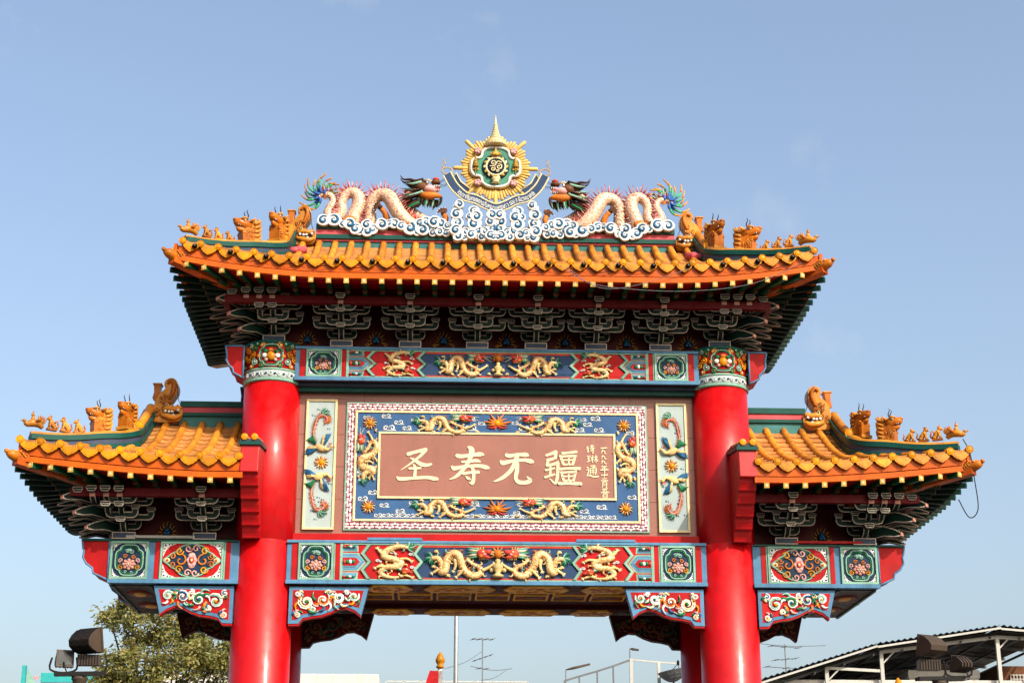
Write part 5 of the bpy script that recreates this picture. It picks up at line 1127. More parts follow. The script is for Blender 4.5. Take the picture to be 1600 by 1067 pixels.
# ------------------------------------------------------------------ ridge-end ornaments and roof beasts
def chiwen(s, x, y, z, sc, prong, label):
    """upturned-tail dragon biting the ridge; drawn biting to the right, tail top-right; mirrored for the right-hand ends"""
    o = empty('ridge_end_ornament', (s*x, y, z), label=label, category='roof ornament', group='dragon ornaments on the ridge ends')
    k = sc/1.0
    def L(u, v, d=0.): return (-(x_-0)*0 if False else 0, 0, 0)
    def P(u, v, d=0.): return (x-(u-820)/10.67*.0108*k, y+d, z+(770-v)/10.67*.0118*k)       # right-hand frame; mirrored by sign
    def mk(mat): return mirx(MB(mat), s)
    sil = [(610, 790), (600, 640), (606, 540), (636, 440), (700, 345), (752, 300), (775, 262), (748, 240), (752, 180), (785, 142), (855, 120), (928, 150), (968, 235), (962, 330), (905, 420), (868, 480), (880, 520), (930, 560), (985, 520), (1010, 560), (1055, 570), (1070, 650), (1045, 740), (960, 785)]
    m = mk('amber_pale'); m.prism([(P(a, b)[0], P(a, b)[2]) for a, b in cat(sil, 3, True)], y-.13*k, y+.13*k); m.build('body', o, bevel=.02)
    m = mk('amber'); F = -.14*k; rr = random.Random(int(x*10))
    m.tube(cat([P(800, 210, F), P(850, 170, F), P(905, 220, F), P(900, 330, F), P(850, 440, F)], 4), [.02*k, .03*k, .036*k, .04*k, .03*k], 7)
    for q in range(26):
        u, v = rr.uniform(630, 880), rr.uniform(380, 700)
        if v < 1150-u: continue
        m.m('amber' if q % 2 else 'amber_pale').spiral(P(u, v)[0], P(u, v)[2], y+F, .035*k, 1.3, rr.choice((-1, 1)), rr.uniform(0, 6), .012*k)
    m.build('scroll_carving', o)
    m = mk('amber_pale'); m.tube(cat([P(760, 610, F), P(850, 590, F*1.15), P(950, 600, F*1.15), P(1040, 570, F)], 4), [.03*k, .05*k, .045*k, .03*k], 7); m.tube(cat([P(740, 690, F), P(850, 720, F*1.15), P(960, 730, F*1.15), P(1040, 690, F)], 4), [.03*k, .05*k, .045*k, .03*k], 7)
    m.m('dark_brown').ball(P(910, 660, F*.95), (.12*k, .03*k, .035*k), 8, 5)
    for u, v, h in ((800, 640, 40), (860, 650, 26), (910, 645, 22), (1000, 625, 36), (850, 710, -30), (930, 700, -26)): m.m('white').ball(P(u, v, F*1.25), (.028*k, .02*k, .024*k), 6, 4)
    m.m('cream').ball(P(820, 545, F*1.15), .03*k, 7, 5); m.m('black').ball(P(824, 545, F*1.38), .013*k, 6, 4)
    m.m('amber'); 
    for q in range(5): m.cone(P(760+30*q, 530-8*q, F), P(730+30*q, 480-8*q, F), .02*k, 5)
    m.build('biting_jaws', o)
    if prong:
        m = mk('amber'); m.prism([(P(a, b)[0], P(a, b)[2]) for a, b in ((560, 420), (585, 330), (570, 190), (690, 190), (675, 330), (700, 430), (640, 470))], y-.08*k, y+.08*k); m.m('amber_pale').prism([(P(a, b)[0], P(a, b)[2]) for a, b in ((560, 215), (555, 188), (705, 188), (700, 215))], y-.095*k, y+.095*k); m.build('sword_hilt', o, bevel=.012)
    m = mk('wire'); m.tube(cat([P(870, 140, F), P(960, 260, F), P(980, 420, F*.8), P(1030, 560, 0)], 4), .005, 4); m.build('lightning_wire', o)
chiwen(-1, 3.27, .9, 12.2, .97, True, 'orange dragon ridge ornament at the left end of the upper roof ridge')
chiwen(1, 3.30, .9, 12.2, .97, True, 'orange dragon ridge ornament at the right end of the upper roof ridge')
chiwen(-1, 5.30, .86, 9.07, 1.0, True, 'orange dragon ridge ornament on the left lower roof ridge')
chiwen(1, 5.30, .86, 9.07, 1.0, True, 'orange dragon ridge ornament on the right lower roof ridge')

def big_beast_mesh(seed):
    """horned guardian head on a plinth, facing -x, 0.62 tall"""
    rr = random.Random(seed); m = MB('amber'); m.box((-.12, -.085, -.25), (.15, .085, -.0)); m.m('amber_pale').box((-.15, -.115, 0), (.19, .115, .055))
    m.m('amber').prism([(-.125, .055), (-.135, .27), (-.06, .34), (.1, .37), (.155, .3), (.165, .055)], -.09, .09)
    m.m('amber_pale').prism([(.0, .33), (-.005, .43), (.035, .47), (.06, .43), (.085, .52), (.115, .47), (.15, .535), (.185, .5), (.175, .42), (.205, .4), (.19, .3), (.21, .24), (.185, .16), (.2, .08), (.1, .08)], -.07, .07)
    m.m('amber').tube([(.02, 0, .37), (-.08, 0, .40), (-.17, 0, .415), (-.225, 0, .41), (-.25, 0, .40)], [.105, .1, .078, .06, .03], 10); m.tube([(-.0, 0, .30), (-.1, 0, .295), (-.17, 0, .31), (-.205, 0, .335)], [.075, .06, .045, .02], 9)
    m.ball((-.235, 0, .45), (.04, .05, .03), 8, 5); m.m('dark_brown').ball((-.13, 0, .345), (.085, .06, .022), 8, 5)
    for d in (-1, 1):
        m.m('cream').ball((-.11, d*.088, .445), .024, 7, 5); m.m('black').ball((-.118, d*.105, .447), .011, 6, 4); m.m('amber_pale').tube(cat([(-.16, d*.07, .465), (-.11, d*.1, .482), (-.05, d*.09, .47)], 3), [.012, .022, .01], 6)
        for q in range(5): m.m('white').cone((-.2+.03*q, d*.055, .372), (-.198+.03*q, d*.055, .345), .008, 4)
        m.m('amber_pale').cone((-.0, d*.09, .44), (.05, d*.15, .5), .035, 6)
        for q in range(16):
            u, v = rr.uniform(-.08, .17), rr.uniform(.1, .46); y_ = d*(.09 if u < .1 and v < .34 else .075); m.m('amber_pale' if q % 2 else 'amber').spiral(u, v, y_, rr.uniform(.022, .042), 1.2, rr.choice((-1, 1)), rr.uniform(0, 6), .012)
        for q in range(5): m.m('amber_pale').tube(cat([(.06, d*.08, .14+.07*q), (.13, d*.1, .15+.075*q), (.2, d*.07, .2+.075*q)], 2), [.022, .022, .006], 5)
        for q in range(4): m.m('amber').tube(cat([(-.04, d*.06, .29), (-.07-.02*q, d*.085, .23), (-.05-.03*q, d*.08, .16+.02*q)], 2), [.02, .016, .004], 5)
        m.m('dark_brown').tube(cat([(-.05, d*.04, .48), (-.03, d*.045, .55), (-.06, d*.05, .61), (-.045, d*.05, .65)], 3), [.013, .01, .007, .004], 5)
    return m.mesh('guardian_head')
def small_beast_mesh(kind):
    """seated beast facing -x on a tile base, 0.21 tall"""
    m = MB('amber'); m.box((-.07, -.045, -.012), (.09, .045, .012)); m.m('amber_pale')
    m.tube([(.055, 0, .03), (.03, 0, .08), (-.01, 0, .13), (-.025, 0, .155)], [.045, .046, .04, .032], 8)
    m.ball((-.035, 0, .175), (.038, .034, .036), 8, 6).ball((-.068, 0, .165), (.022, .022, .018), 6, 4)
    for d in (-.026, .026): m.tube([(-.02, d, .12), (-.035, d, .06), (-.042, d, .012)], [.02, .014, .016], 6); m.ball((.05, d*1.2, .035), (.035, .02, .03), 6, 4); m.ball((-.052, d, .018), (.022, .014, .012), 6, 4); m.cone((-.02, d, .2), (-.012, d*1.2, .226), .014, 4); m.m('dark_brown').ball((-.062, d*.7, .185), .006, 5, 3); m.m('amber_pale')
    m.m('amber').tube(cat([(.085, 0, .03), (.12, 0, .07), (.1, 0, .12), (.12, 0, .15)], 3), [.018, .014, .012, .004], 5)
    if kind == 1:
        for q in range(5): m.ball((.01-.012*q, 0, .11+.025*q), (.02, .045, .018), 6, 4)
    if kind == 2: m.cone((-.03, 0, .2), (-.045, 0, .25), .012, 4); m.tube([(.03, .03, .1), (.08, .06, .14)], [.02, .004], 5).tube([(.03, -.03, .1), (.08, -.06, .14)], [.02, .004], 5)
    return m.mesh('seated_beast')
def rider_mesh():
    """figure on a phoenix at the very tip of a hip"""
    m = MB('amber_pale'); m.tube(cat([(.14, 0, -.01), (.06, 0, .05), (-.04, 0, .05), (-.12, 0, .02), (-.16, 0, .05)], 3), [.03, .06, .065, .045, .03], 9); m.ball((-.17, 0, .07), (.035, .03, .03), 7, 5); m.m('amber').cone((-.19, 0, .07), (-.235, 0, .055), .015, 4)
    for q in range(5): a = .5+.28*q; m.m('amber' if q % 2 else 'amber_pale').tube(cat([(.08, 0, .04), (.08+.09*cos(a), 0, .04+.1*sin(a)), (.1+.14*cos(a+.3), 0, .05+.15*sin(a+.3))], 2), [.028, .02, .006], 5)
    for d in (-1, 1): m.m('amber').tube([(0, d*.03, .06), (.04, d*.085, .1), (.1, d*.09, .13)], [.03, .026, .008], 6)
    m.m('amber_pale').tube([(-.02, 0, .08), (-.03, 0, .14), (-.03, 0, .165)], [.042, .036, .02], 8); m.ball((-.035, 0, .19), (.03, .028, .032), 7, 5); m.m('amber').cone((-.035, 0, .21), (-.03, 0, .255), .018, 5)
    return m.mesh('rider_figure')
BBM = [big_beast_mesh(1), big_beast_mesh(2)]; SBM = [small_beast_mesh(k) for k in range(3)]; RDM = rider_mesh()
def place(name, me, label, cat_, grp, x, y, z, ang, sc=1.): return inst(name, me, None, (x, y, z), (0, 0, ang), (sc, sc, sc), label=label, category=cat_, group=grp)
for s in (-1, 1):
    sd_ = 'left' if s < 0 else 'right'; A = radians(34) if s < 0 else radians(180-34)
    B = radians(66) if s < 0 else radians(114)
    for main in (True, False):
        rf = f'upper roof' if main else f'{sd_} lower roof'; corner = f'{sd_} front corner of the upper roof' if main else f'front corner of the {sd_} lower roof'
        if main: b1, b2, sm, tp = (3.5, -.12, 11.80), (3.99, -.62, 11.54), ((4.256, -.82, 11.55), (4.41, -1.0, 11.525), (4.565, -1.15, 11.505)), (4.80, -1.32, 11.50)
        else: b1, b2, sm, tp = (5.68, -.12, 8.65), (6.10, -.5, 8.47), ((6.365, -.75, 8.44), (6.53, -.9, 8.42), (6.695, -1.06, 8.40)), (6.90, -1.25, 8.395)
        place('guardian_head', BBM[0], f'horned orange guardian head nearest the ridge end, {corner}', 'roof statue', 'guardian heads on the roofs', s*(b1[0]+(.06 if main else .08)), b1[1]-.03, b1[2]-.02, B, 1.02 if main else .9)
        place('guardian_head', BBM[1], f'horned orange guardian head behind the small seated beasts, {corner}', 'roof statue', 'guardian heads on the roofs', s*b2[0], b2[1], b2[2]-.03, A, 1.0 if main else .9)
        for q, p in enumerate(sm):
            w = ('third', 'second', 'first')[q]
            place('seated_beast', SBM[q], f'small seated orange beast, {w} behind the tip figure, {corner}', 'roof statue', 'small beasts on the hips', s*p[0], p[1], p[2]-.01, A, .85 if main else .95)
        place('rider_figure', RDM, f'orange bird-riding figure at the very tip, {corner}', 'roof statue', 'tip figures on the hips', s*tp[0], tp[1], tp[2]-.01, A, .92)

# ------------------------------------------------------------------ string of black lamps under the eave of the upper roof, loose cables
LS = empty('light_string', (0, -1.5, 10.95), label='string of small black lamps and sagging cable along the upper eave', category='light string')
lm = MB('black'); lm.lathe([(.014, .05), (.034, .045), (.042, .0), (.036, -.035), (.018, -.052), (.002, -.056)], (0, 0, 0), 12, 'y'); lm.m('grey').ball((0, -.045, .008), (.018, .012, .018), 7, 4); lmm = lm.mesh('lamp')
lx = []
for k in range(0, 19):
    x = -4.65+k*.54-.02
    if abs(x) < 4.8: lx.append(x); inst('lamp', lmm, LS, (x, RM.yev(x)-.075, RM.ze(x)-.045), (radians(12), 0, 0))
m = MB('wire')
for a, b in zip(lx, lx[1:]):
    if random.random() < .8:
        sag = random.uniform(.05, .13); m.tube(cat([(a, RM.yev(a)-.06, RM.ze(a)-.07), ((a+b)/2, RM.yev(a)-.05, (RM.ze(a)+RM.ze(b))/2-.07-sag), (b, RM.yev(b)-.06, RM.ze(b)-.07)], 4), .006, 4)
m.build('cable', LS)
m = MB('grey'); m.tube(cat([(.9, -1.5, 10.97), (1.3, -1.48, 10.72), (1.9, -1.46, 10.62), (2.9, -1.45, 10.60), (3.9, -1.46, 10.74), (4.75, -1.5, 11.12)], 6), .005, 4); m.tube(cat([(1.0, -1.5, 10.95), (1.5, -1.47, 10.63), (2.1, -1.47, 10.68), (2.9, -1.5, 10.95)], 6), .005, 4); m.build('cable', LS)
m = MB('wire'); m.tube(cat([(6.98, -1.36, 8.32), (7.06, -1.38, 8.1), (7.10, -1.36, 7.7), (7.12, -1.34, 7.25), (6.98, -1.33, 7.12), (6.85, -1.3, 7.4)], 6), .008, 4); m.build('dangling_wire', None, label='thin dark wire dangling from the right lower roof corner', category='wire')

# ------------------------------------------------------------------ surroundings
def up(x, y, Y):
    """photo pixel to a point at depth Y (used to read off real positions)"""
    d = _F+_R*((x-800)/2600)+_U*((533.5-y)/2600); return CAMPOS+d*((Y-CAMPOS.y)/d.y)
def thing(name, p, label, cat_, **k): return empty(name, p, label=label, category=cat_, **k)

# floodlights on posts at both sides of the gate
def flood_body(m, c, w, h, d, rz, tilt, ribs):
    """trapezoid housing with front frame, facing -y before rotation"""
    Rm = Matrix.Rotation(rz, 3, 'Z') @ Matrix.Rotation(tilt, 3, 'X'); c = Vector(c)
    def P(x, y, z): return tuple(c+Rm @ Vector((x, y, z)))
    old = m.T; m.T = lambda p: P(*p)
    m.m('lampbody'); vs = []
    prof = [(0, h/2), (d*.35, h/2*.93), (d*.75, h*.30), (d, h*.12), (d, -h*.12), (d*.75, -h*.30), (d*.35, -h/2*.93), (0, -h/2)]
    m.prism(prof, -w/2*.93, w/2*.93, 'x')
    m.m('lampbody'); m.box((-w/2, -.035, -h/2-.012), (w/2, 0, h/2+.012)); m.m('window_glass').box((-w/2+.03, -.04, -h/2+.02), (w/2-.03, -.0355, h/2-.02))
    m.m('lampdark')
    for k in range(ribs):
        x = -w*.43+k*w*.86/(ribs-1); m.prism([(a*1.05+.004, b*1.05) for a, b in prof], x-.006, x+.006, 'x')
    m.T = old
def floodlight(x, y, z, s):
    K = .84
    side = 'left' if s < 0 else 'right'
    o = thing('floodlight_mast', (x, y, .13), f'pair of brown floodlights on a post beside the {side} end of the gate', 'floodlight', group='floodlights beside the gate')
    m = MB('lampbody'); m.lathe([(.16, .13), (.16, .2), (.11, .25), (.1, z-.42), (.12, z-.4), (.12, z-.36)], (x, y, 0), 16); m.build('post', o)
    m = MB('lampdark'); m.beam((x-.36, y-.06, z-.33), (x+.36, y+.06, z-.30), .16, .05); m.build('cross_arm', o)
    m = MB('lampbody'); a = (x-s*.0+(.12 if s < 0 else -.16), y, z+.16); flood_body(m, a, .40 if s < 0 else .35, .35 if s < 0 else .31, .26, radians(150 if s < 0 else -152)+pi*0, radians(-12), 11 if s < 0 else 0); m.build('lamp_housing', o)
    m = MB('lampbody'); m.T = None; bx = a[0]; m.box((bx-.16, y-.1, z-.2), (bx+.16, y+.06, z-.05)); m.m('lampdark')
    for k in range(8): m.box((bx-.15+k*.04, y-.112, z-.21), (bx-.138+k*.04, y-.101, z-.05))
    m.tube(cat([(bx+.23, y, z-.05), (bx+.25, y, z-.2), (bx+.2, y, z-.29), (bx, y, z-.3)], 3), .014, 5); m.build('ballast_box', o)
    m = MB('lampdark'); c = (x+(-.24 if s < 0 else .3), y+.02, z-.1); flood_body(m, c, .25, .23, .21, radians(20 if s < 0 else 200), radians(-10), 5)
    m.m('lampdark'); m.tube(cat([(c[0]-.18, y, z-.08), (c[0]-.2, y, z-.25), (c[0], y, z-.3), (c[0]+.18, y, z-.25), (c[0]+.17, y, z-.08)], 3), .016, 5); m.tube(cat([(c[0], y-.05, z-.15), (c[0]+.1, y-.1, z-.34), (bx, y-.1, z-.36)], 4), .01, 5); m.build('small_lamp', o)
p = up(128, 1018, -.6); floodlight(p.x, p.y, p.z, -1)
p = up(1466, 1026, -.6); floodlight(p.x, p.y, p.z, 1)

# tree behind the left wing
def tree(base, h, crown, label, seed, nl):
    rr = random.Random(seed); o = thing('tree', base, label, 'tree')
    m = MB('bark'); B = Vector(base); top = B+Vector((rr.uniform(-.3, .3), 0, h*.72)); m.tube(cat([B, B+Vector((.1, .05, h*.25)), B+Vector((-.05, 0, h*.5)), top], 4), [.2, .16, .12, .05], 9)
    ends = []
    for cx, cy, cz, rx, ry, rz in crown:
        c = Vector((cx, cy, cz)); st = B+(top-B)*rr.uniform(.45, .9); mid = st.lerp(c, .5)+Vector((0, 0, -.15)); m.tube(cat([st, mid, c], 4), [.055, .035, .015], 6)
        for q in range(10):
            a, b_ = rr.uniform(0, 2*pi), rr.uniform(-.6, 1); e = c+Vector((rx*cos(a)*sqrt(max(0, 1-b_*b_*.6)), ry*sin(a)*sqrt(max(0, 1-b_*b_*.6)), rz*b_))*rr.uniform(.7, 1); mid = c.lerp(e, .55)+Vector((0, 0, .04)); m.tube([c, mid, e], [.016, .01, .004], 4); ends.append((mid, e))
    m.build('trunk', o)
    lf = MB('leaves'); V, Fc = [], []
    for q in range(nl):
        a, b_ = rr.choice(ends); t = rr.uniform(-.1, 1.15); c = a.lerp(b_, t)+Vector((rr.gauss(0, .12), rr.gauss(0, .12), rr.gauss(0, .1)-.02))
        for j in range(3):
            d = Vector((rr.gauss(0, 1), rr.gauss(0, 1), rr.gauss(-.45, .6))).normalized(); n = d.cross(Vector((rr.gauss(0, 1), rr.gauss(0, 1), rr.gauss(0, 1)))).normalized(); L = rr.uniform(.09, .16); w = L*.2; c2 = c+Vector((rr.gauss(0, .04), rr.gauss(0, .04), rr.gauss(0, .04)))
            i = len(V); V += [c2, c2+d*L*.45+n*w, c2+d*L, c2+d*L*.45-n*w]; Fc.append((i, i+1, i+2, i+3))
    lf.add(V, Fc); lf.build('crown', o)
q = lambda x, y: up(x, y, 15.)
tb = q(262, 1060); cr = []
for (x, y, r) in ((205, 975, .42), (172, 965, .16), (240, 985, .42), (275, 1000, .45), (310, 1000, .4), (335, 1018, .42), (230, 1030, .45), (190, 1030, .32), (280, 1040, .5), (330, 1050, .5), (215, 1068, .5), (260, 1085, .6), (320, 1090, .6), (205, 945, .15), (250, 955, .25), (225, 1005, .4), (300, 1025, .4), (345, 1040, .35), (190, 1060, .35), (175, 1062, .25), (300, 970, .3)):
    p = up(x, y, 15+random.uniform(-.9, .9)); cr.append((p.x, p.y, p.z, r*1.6, r*1.6, r*1.1))
tree((tb.x, 15, .13), tb.z+.6, cr, 'bushy tree with yellow-green leaves behind the left lower roof', 4, 5200)

# lamp pole, flag pole finials, aerials, roofs and walls in the distance
p = up(713, 960, 20.); m = MB('steel'); o = thing('lamp_pole', (p.x, 20, .13), 'plain pale grey steel pole rising behind the middle of the gate', 'pole'); m.lathe([(.12, .13), (.1, 2), (.062, 7), (.05, p.z+2.5)], (p.x, 20, 0), 14); m.m('lampbody').lathe([(.068, 6.2), (.075, 6.3), (.068, 6.5)], (p.x, 20, 0), 14); m.build('shaft', o)
m = MB('offwhite'); m.tube(cat([(p.x, 20, p.z+2.4), (p.x+.3, 20, p.z+2.9), (p.x+1.2, 19.8, p.z+3.05)], 4), .04, 8); m.m('grey').ball((p.x+1.5, 19.75, p.z+3.03), (.4, .14, .08), 10, 5); m.build('lamp_arm', o)
def finial_pole(x, y, Y, label, flag):
    p = up(x, y, Y); o = thing('flag_pole', (p.x, Y, .13), label, 'flag pole', group='flag poles with gold finials')
    m = MB('whitewall'); m.lathe([(.06, .13), (.05, p.z-.36)], (p.x, Y, 0), 10); m.build('shaft', o)
    m = MB('yellow'); m.lathe([(.05, -.36), (.09, -.35), (.09, -.31), (.06, -.29), (.1, -.22), (.105, -.17), (.06, -.07), (.012, 0)], (p.x, Y, p.z), 12); m.build('finial', o)
    if flag:
        m = MB('whitewall'); N = 12
        for mm, a0, a1 in (('flag_red', -.06, -.34), ('whitewall', .12, -.06), ('flag_red', -.34, -.5)):
            vs = []
            for i in range(N+1):
                t = i/N; zz = p.z-.42-2.2*t
                for a in (a0, a1): vs.append((p.x+a*(.45+.9*t**.8)*1.0, Y-.06-.05*sin(4*t+a*9), zz))
            m.m(mm).add(vs, [(i*2, i*2+1, i*2+3, i*2+2) for i in range(N)])
        m.build('flag', o)
finial_pole(688, 1018, 12., 'white flag pole with gold bud finial and limp red and white flag', True)
finial_pole(1403, 1058, 9., 'flag pole whose gold bud finial just shows beside the right floodlights', False)
def aerial(x, ytop, ybot, Y, bars, label):
    p, b = up(x, ytop, Y), up(x, ybot, Y); o = thing('television_aerial', (p.x, Y, b.z-6), label, 'aerial', group='television aerials on the roofs')
    m = MB('grey'); m.tube([(p.x, Y, b.z-6), (p.x, Y, p.z)], .025, 6); m.build('mast', o)
    for (dy, L, tilt, n) in bars:
        m = MB('grey'); z = p.z-dy; a, c = Vector((p.x-L/2, Y-L*.2, z-tilt)), Vector((p.x+L/2, Y+L*.2, z+tilt)); m.tube([a, c], .016, 5)
        for k in range(n): q = a.lerp(c, k/(n-1)); m.tube([q+Vector((.1, -.28, 0)), q+Vector((-.1, .28, 0))], .011, 4); m.ball(q, .035, 5, 4)
        m.build('antenna_bar', o)
aerial(754, 996, 1067, 38., [(.05, .75, .02, 4), (.75, .6, .12, 4), (1.15, .3, 0, 2)], 'television aerial with two short bars seen under the middle of the gate')
aerial(1226, 1006, 1067, 42., [(.1, 1.2, .0, 3), (.6, .9, .06, 3), (.95, 1.7, 0, 3)], 'wide television aerial beside the right column')
m = MB('grey')
for (x0, y0, x1_, y1) in ((695, 1044, 752, 1018), (735, 1040, 800, 1044), (752, 1062, 790, 1047), (1150, 1000, 1290, 1008)):
    a, b = up(x0, y0, 30), up(x1_, y1, 40); m.tube(cat([a, (a+b)/2+Vector((0, 0, -.1)), b], 4), .011, 4)
m.build('overhead_wires', None, label='faint sagging wires between the distant aerials', category='wire')

def building(name, label, x0, x1_, y0, y1, ztop, wallm='whitewall', floors=3, par=.5, cat_='building', front=True):
    """block with parapet, floor bands and windows with frames and panes"""
    o = thing(name, ((x0+x1_)/2, (y0+y1)/2, 0), label, cat_); m = MB(wallm); m.box((x0, y0, 0), (x1_, y1, ztop-par)); m.build('wall', o)
    m = MB(wallm); t = .2; zt = ztop
    for a, b in (((x0-.05, y0-.05, ztop-par), (x1_+.05, y0+t, zt)), ((x0-.05, y1-t, ztop-par), (x1_+.05, y1+.05, zt)), ((x0-.05, y0+t, ztop-par), (x0+t, y1-t, zt)), ((x1_-t, y0+t, ztop-par), (x1_+.05, y1-t, zt))): m.box(a, b)
    m.build('parapet', o, bevel=.03)
    fh = (ztop-par)/floors; n = max(1, int((x1_-x0)/3))
    wf = MB('offwhite'); frame(wf, -.7, .7, 0, 1.3, 0, .08, .06); wf.box((-.02, -.05, .08), (.02, 0, 1.22)); wf.box((-.8, -.14, -.08), (.8, 0, -.005)); wfm = wf.mesh('window'); pn = MB('window_glass'); pn.box((-.62, -.03, .08), (-.021, -.01, 1.22)).box((.021, -.03, .08), (.62, -.01, 1.22)); pnm = pn.mesh('pane')
    for f in range(floors):
        for k in range(n):
            x = x0+(k+.5)*(x1_-x0)/n; z = f*fh+fh*.35; w = inst('window', wfm, o, (x, y0-.002, z)); inst('pane', pnm, w, (x, y0-.002, z))
    return o
# low white block with roof railing, seen under the middle of the gate
Yb = 46.; a, b = up(455, 1052, Yb), up(590, 1052, Yb); building('white_block', 'plain white flat-roofed block at lower left under the gate', a.x-6, b.x, Yb, Yb+9, a.z, 'whitewall', 3)
c = up(840, 1057, Yb); O2 = building('long_white_block', 'long white flat-roofed building with roof railing seen under the middle of the gate', b.x+.2, c.x, Yb+2, Yb+14, up(780, 1066, Yb).z, 'whitewall', 3)
m = MB('offwhite'); z = up(700, 1054, Yb).z
for k in range(9): x = b.x+.3+k*(c.x-b.x-.6)/8; m.beam((x, Yb+2.1, z-1.2), (x, Yb+2.1, z), .05, .05, (0, 1, 0))
for dz in (0, -.3, -.6): m.beam((b.x+.3, Yb+2.1, z+dz), (c.x-.3, Yb+2.1, z+dz), .05, .05)
m.build('roof_railing', O2)
# rooftop cage of posts and rails on the right under the gate
Yc = 40.; pts = [(882, 1063), (905, 1056), (933, 1048), (958, 1040), (986, 1030)]; W3 = [up(x, y, Yc) for x, y in pts]; zlow = up(900, 1085, Yc).z
O3 = building('grey_roof_house', 'white rooftop with open steel frame and satellite dish beside the right column', W3[0].x-.5, up(1100, 1060, Yc).x+3, Yc-.2, Yc+10, zlow, 'whitewall', 3)
m = MB('grey'); 
for q in W3: m.beam((q.x, Yc, zlow-.2), (q.x, Yc, q.z), .06, .06, (0, 1, 0))
for q, r in zip(W3, W3[1:]): m.beam(q, r, .07, .07)
for dz in (-.5, -.9): m.beam((W3[0].x, Yc, W3[0].z+dz+.3), (W3[-1].x, Yc, W3[0].z+dz+.3), .03, .03)
m.m('offwhite'); e = W3[-1]; f = up(1075, 1037, Yc); mid = up(1029, 1034, Yc); m.beam((e.x, Yc, zlow-.2), (e.x, Yc, e.z+.05), .12, .12, (0, 1, 0)); m.beam((mid.x, Yc, zlow-.2), (mid.x, Yc, mid.z), .12, .12, (0, 1, 0)); m.beam(e, mid, .06, .06); m.beam(mid, f, .06, .06)
m.build('roof_frame', O3)
def roof_lamp(x0, y0, x1_, y1, yb):
    a, b, c = up(x0, y0, Yc+.3), up(x1_, y1, Yc+.3), up(x0, yb, Yc+.3); o = thing('street_lamp', (c.x, c.y, c.z-1), f'thin rooftop lamp with {"long slanting" if x0 < 950 else "short level"} head beyond the gate opening', 'lamp')
    m = MB('grey'); m.tube([(c.x, c.y, c.z-1), (a.x, a.y, a.z)], .025, 6); m.build('post', o); m = MB('lampbody'); m.tube([a, a.lerp(b, .3), b], [.02, .055, .04], 7); m.build('lamp_head', o)
roof_lamp(884, 1046, 922, 1037, 1070); roof_lamp(984, 1013, 998, 1015, 1035)
d = up(1052, 1052, Yc-.5); o = thing('satellite_dish', (d.x, d.y, d.z-2), 'round mesh satellite dish tipped skyward beside the right column', 'satellite dish')
m = MB('grey'); R_ = .62
def dish(r, a): return (d.x+r*cos(a), d.y+r*sin(a)*.9-.1, d.z-.32+.42*(r/R_)**2+.12*(r/R_)*cos(a))
for k in range(12): m.tube([dish(R_*t/5, k*pi/6) for t in range(6)], .012, 4)
for t in (2, 3, 4, 5): m.tube([dish(R_*t/5, k*2*pi/28) for k in range(28)], .011, 4, closed=True)
m.add([dish(R_*t/5, k*2*pi/28) for t in range(1, 6) for k in range(28)], [(t*28+k, t*28+(k+1) % 28, t*28+28+(k+1) % 28, t*28+28+k) for t in range(4) for k in range(28)], True); m.build('mesh_bowl', o)
m = MB('black'); m.tube([(d.x, d.y, d.z-.3), (d.x, d.y, d.z-2)], .04, 7); m.ball((d.x+.2, d.y, d.z+.42), (.06, .06, .11), 7, 5); m.tube([dish(R_*.9, 2), (d.x+.2, d.y, d.z+.38)], .012, 4); m.tube([dish(R_*.9, 5), (d.x+.2, d.y, d.z+.38)], .012, 4); m.build('feed_horn', o)

# canopy with corrugated roof on the right: ridge runs away to the right, open posts
Yd = 34.
A, B, C, D_ = up(1180, 1066, Yd), up(1368, 1008, Yd+.0), up(1560, 980, Yd+.0), up(1640, 988, Yd)
o = thing('roof_canopy', ((A.x+D_.x)/2, Yd+4, 0), 'open rooftop canopy with corrugated metal roof on white posts, right edge', 'canopy')
def croof(P, Q, dy, nm):
    m = MB('corrugated'); n = max(8, int((Vector(Q)-Vector(P)).length/.11)); vs = []
    for i in range(n+1):
        q = Vector(P).lerp(Vector(Q), i/n); h = .075 if i % 2 else -.0
        vs += [(q.x, q.y-.3, q.z+h), (q.x, q.y+dy, q.z+h+.02)]
    m.add(vs, [(i*2, i*2+2, i*2+3, i*2+1) for i in range(n)]); m.m('offwhite').beam(Vector(P)+Vector((0, -.28, -.09)), Vector(Q)+Vector((0, -.28, -.06)), .05, .07); m.build(nm, o)
croof(A, B, 15, 'roof_sheet'); croof(B, C, 15, 'roof_sheet'); croof(C, D_, 15, 'roof_sheet')
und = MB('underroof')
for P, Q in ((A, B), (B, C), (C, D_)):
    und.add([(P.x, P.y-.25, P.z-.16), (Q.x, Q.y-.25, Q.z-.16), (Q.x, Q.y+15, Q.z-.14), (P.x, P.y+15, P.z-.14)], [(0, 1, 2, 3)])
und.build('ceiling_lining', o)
fr = MB('grey')
for k in range(7):
    yy = Yd+.4+k*2.3
    for P, Q in ((A, B), (B, C), (C, D_)): fr.beam((P.x, yy, P.z-.24), (Q.x, yy, Q.z-.24), .07, .1)
for t in range(11):
    x = A.x+(D_.x-A.x)*t/10; P, Q = (A, B) if x < B.x else ((B, C) if x < C.x else (C, D_)); zz = P.z+(Q.z-P.z)*(x-P.x)/(Q.x-P.x); fr.beam((x, Yd, zz-.3), (x+.4, Yd+14.5, zz-.26), .05, .08)
fr.build('roof_trusses', o)
zr = up(1400, 1090, Yd).z
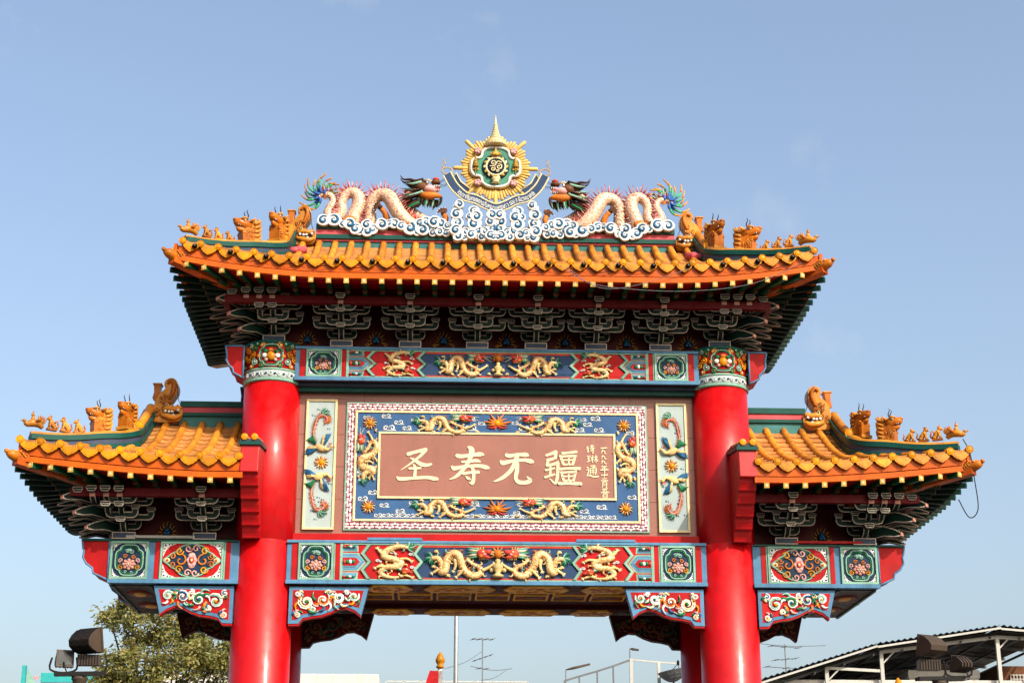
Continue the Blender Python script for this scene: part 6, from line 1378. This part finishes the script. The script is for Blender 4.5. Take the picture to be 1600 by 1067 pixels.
for x, yy in ((1291, 1042), (1376, 1016), (1557, 993), (1605, 993)):
    t = up(x, yy, Yd+.2); m = MB('offwhite'); m.beam((t.x, t.y, zr-1), (t.x, t.y, t.z), .13, .13, (0, 1, 0)); m.beam((t.x, t.y, t.z-.5), (t.x+.5, t.y, t.z-.02), .05, .05); m.build('post', o)
e0, e1 = up(1376, 1018, Yd+.2), up(1557, 995, Yd+.2); m = MB('offwhite'); m.beam(e0, e1, .09, .12); e2 = up(1291, 1043, Yd+.2); m.beam(e2, (e0.x, e0.y, e2.z-.1), .08, .1); m.beam((e1.x, e1.y, e1.z), up(1640, 999, Yd+.2), .09, .12); m.build('tie_beam', o)
a, b = up(1420, 1046, Yd+2), up(1528, 1046, Yd+2); building('stair_head', 'white rooftop stair head under the corrugated canopy', a.x, b.x, Yd+2, Yd+5, a.z, 'whitewall', 4, .3)
a = up(1180, 1076, Yd+.5); b = up(1640, 1063, Yd+.5); building('white_shophouse', 'white shophouse below the corrugated canopy', A.x-.5, D_.x+3, Yd+.5, Yd+12, b.z, 'whitewall', 3)
a, b = up(1560, 1040, Yd+3), up(1640, 1040, Yd+3); o = thing('window_screen', (a.x, Yd+3, 0), 'brown block with grille window under the canopy, far right edge', 'building'); m = MB('brown'); m.box((a.x, Yd+3, 0), (b.x, Yd+6, a.z)); m.build('wall', o)
m = MB('offwhite'); 
for k in range(8): m.box((a.x+.4+k*.12, Yd+2.95, a.z-1.6), (a.x+.43+k*.12, Yd+2.98, a.z-.3))
for k in range(9): m.box((a.x+.4, Yd+2.955, a.z-1.55+k*.15), (a.x+1.3, Yd+2.975, a.z-1.52+k*.15))
m.build('grille', o)
# turquoise gable behind the left floodlights
Ye = 30.; a, b = up(40, 1040, Ye), up(60, 1064, Ye); c = up(170, 1057, Ye)
o = thing('turquoise_house', ((a.x+c.x)/2, Ye+3, 0), 'turquoise trimmed house top with patterned gable, lower left corner', 'building')
m = MB('whitewall'); m.box((a.x+.1, Ye, 0), (c.x, Ye+6, b.z-.3)); m.build('wall', o)
m = MB('turquoise'); m.beam((a.x, Ye-.1, b.z-3), (a.x, Ye-.1, a.z), .12, .2, (0, 1, 0)); m.beam((b.x+.1, Ye-.1, c.z-.05), (c.x, Ye-.1, c.z-.02), .16, .3); m.box((b.x+.2, Ye-.12, c.z-1.2), (c.x, Ye-.02, c.z-.25)); m.build('turquoise_trim', o)
m = MB('mint'); m.prism([(a.x+.1, a.z-.1), (b.x, b.z-.3), (b.x, b.z-2), (a.x+.1, b.z-2)], Ye-.06, Ye-.01); m.m('rose')
for k in range(14): m.spiral(a.x+.1+random.uniform(.05, .35), b.z-.2+random.uniform(-.5, .35), Ye-.07, .05, 1.2, 1, k, .012)
m.build('patterned_gable', o)
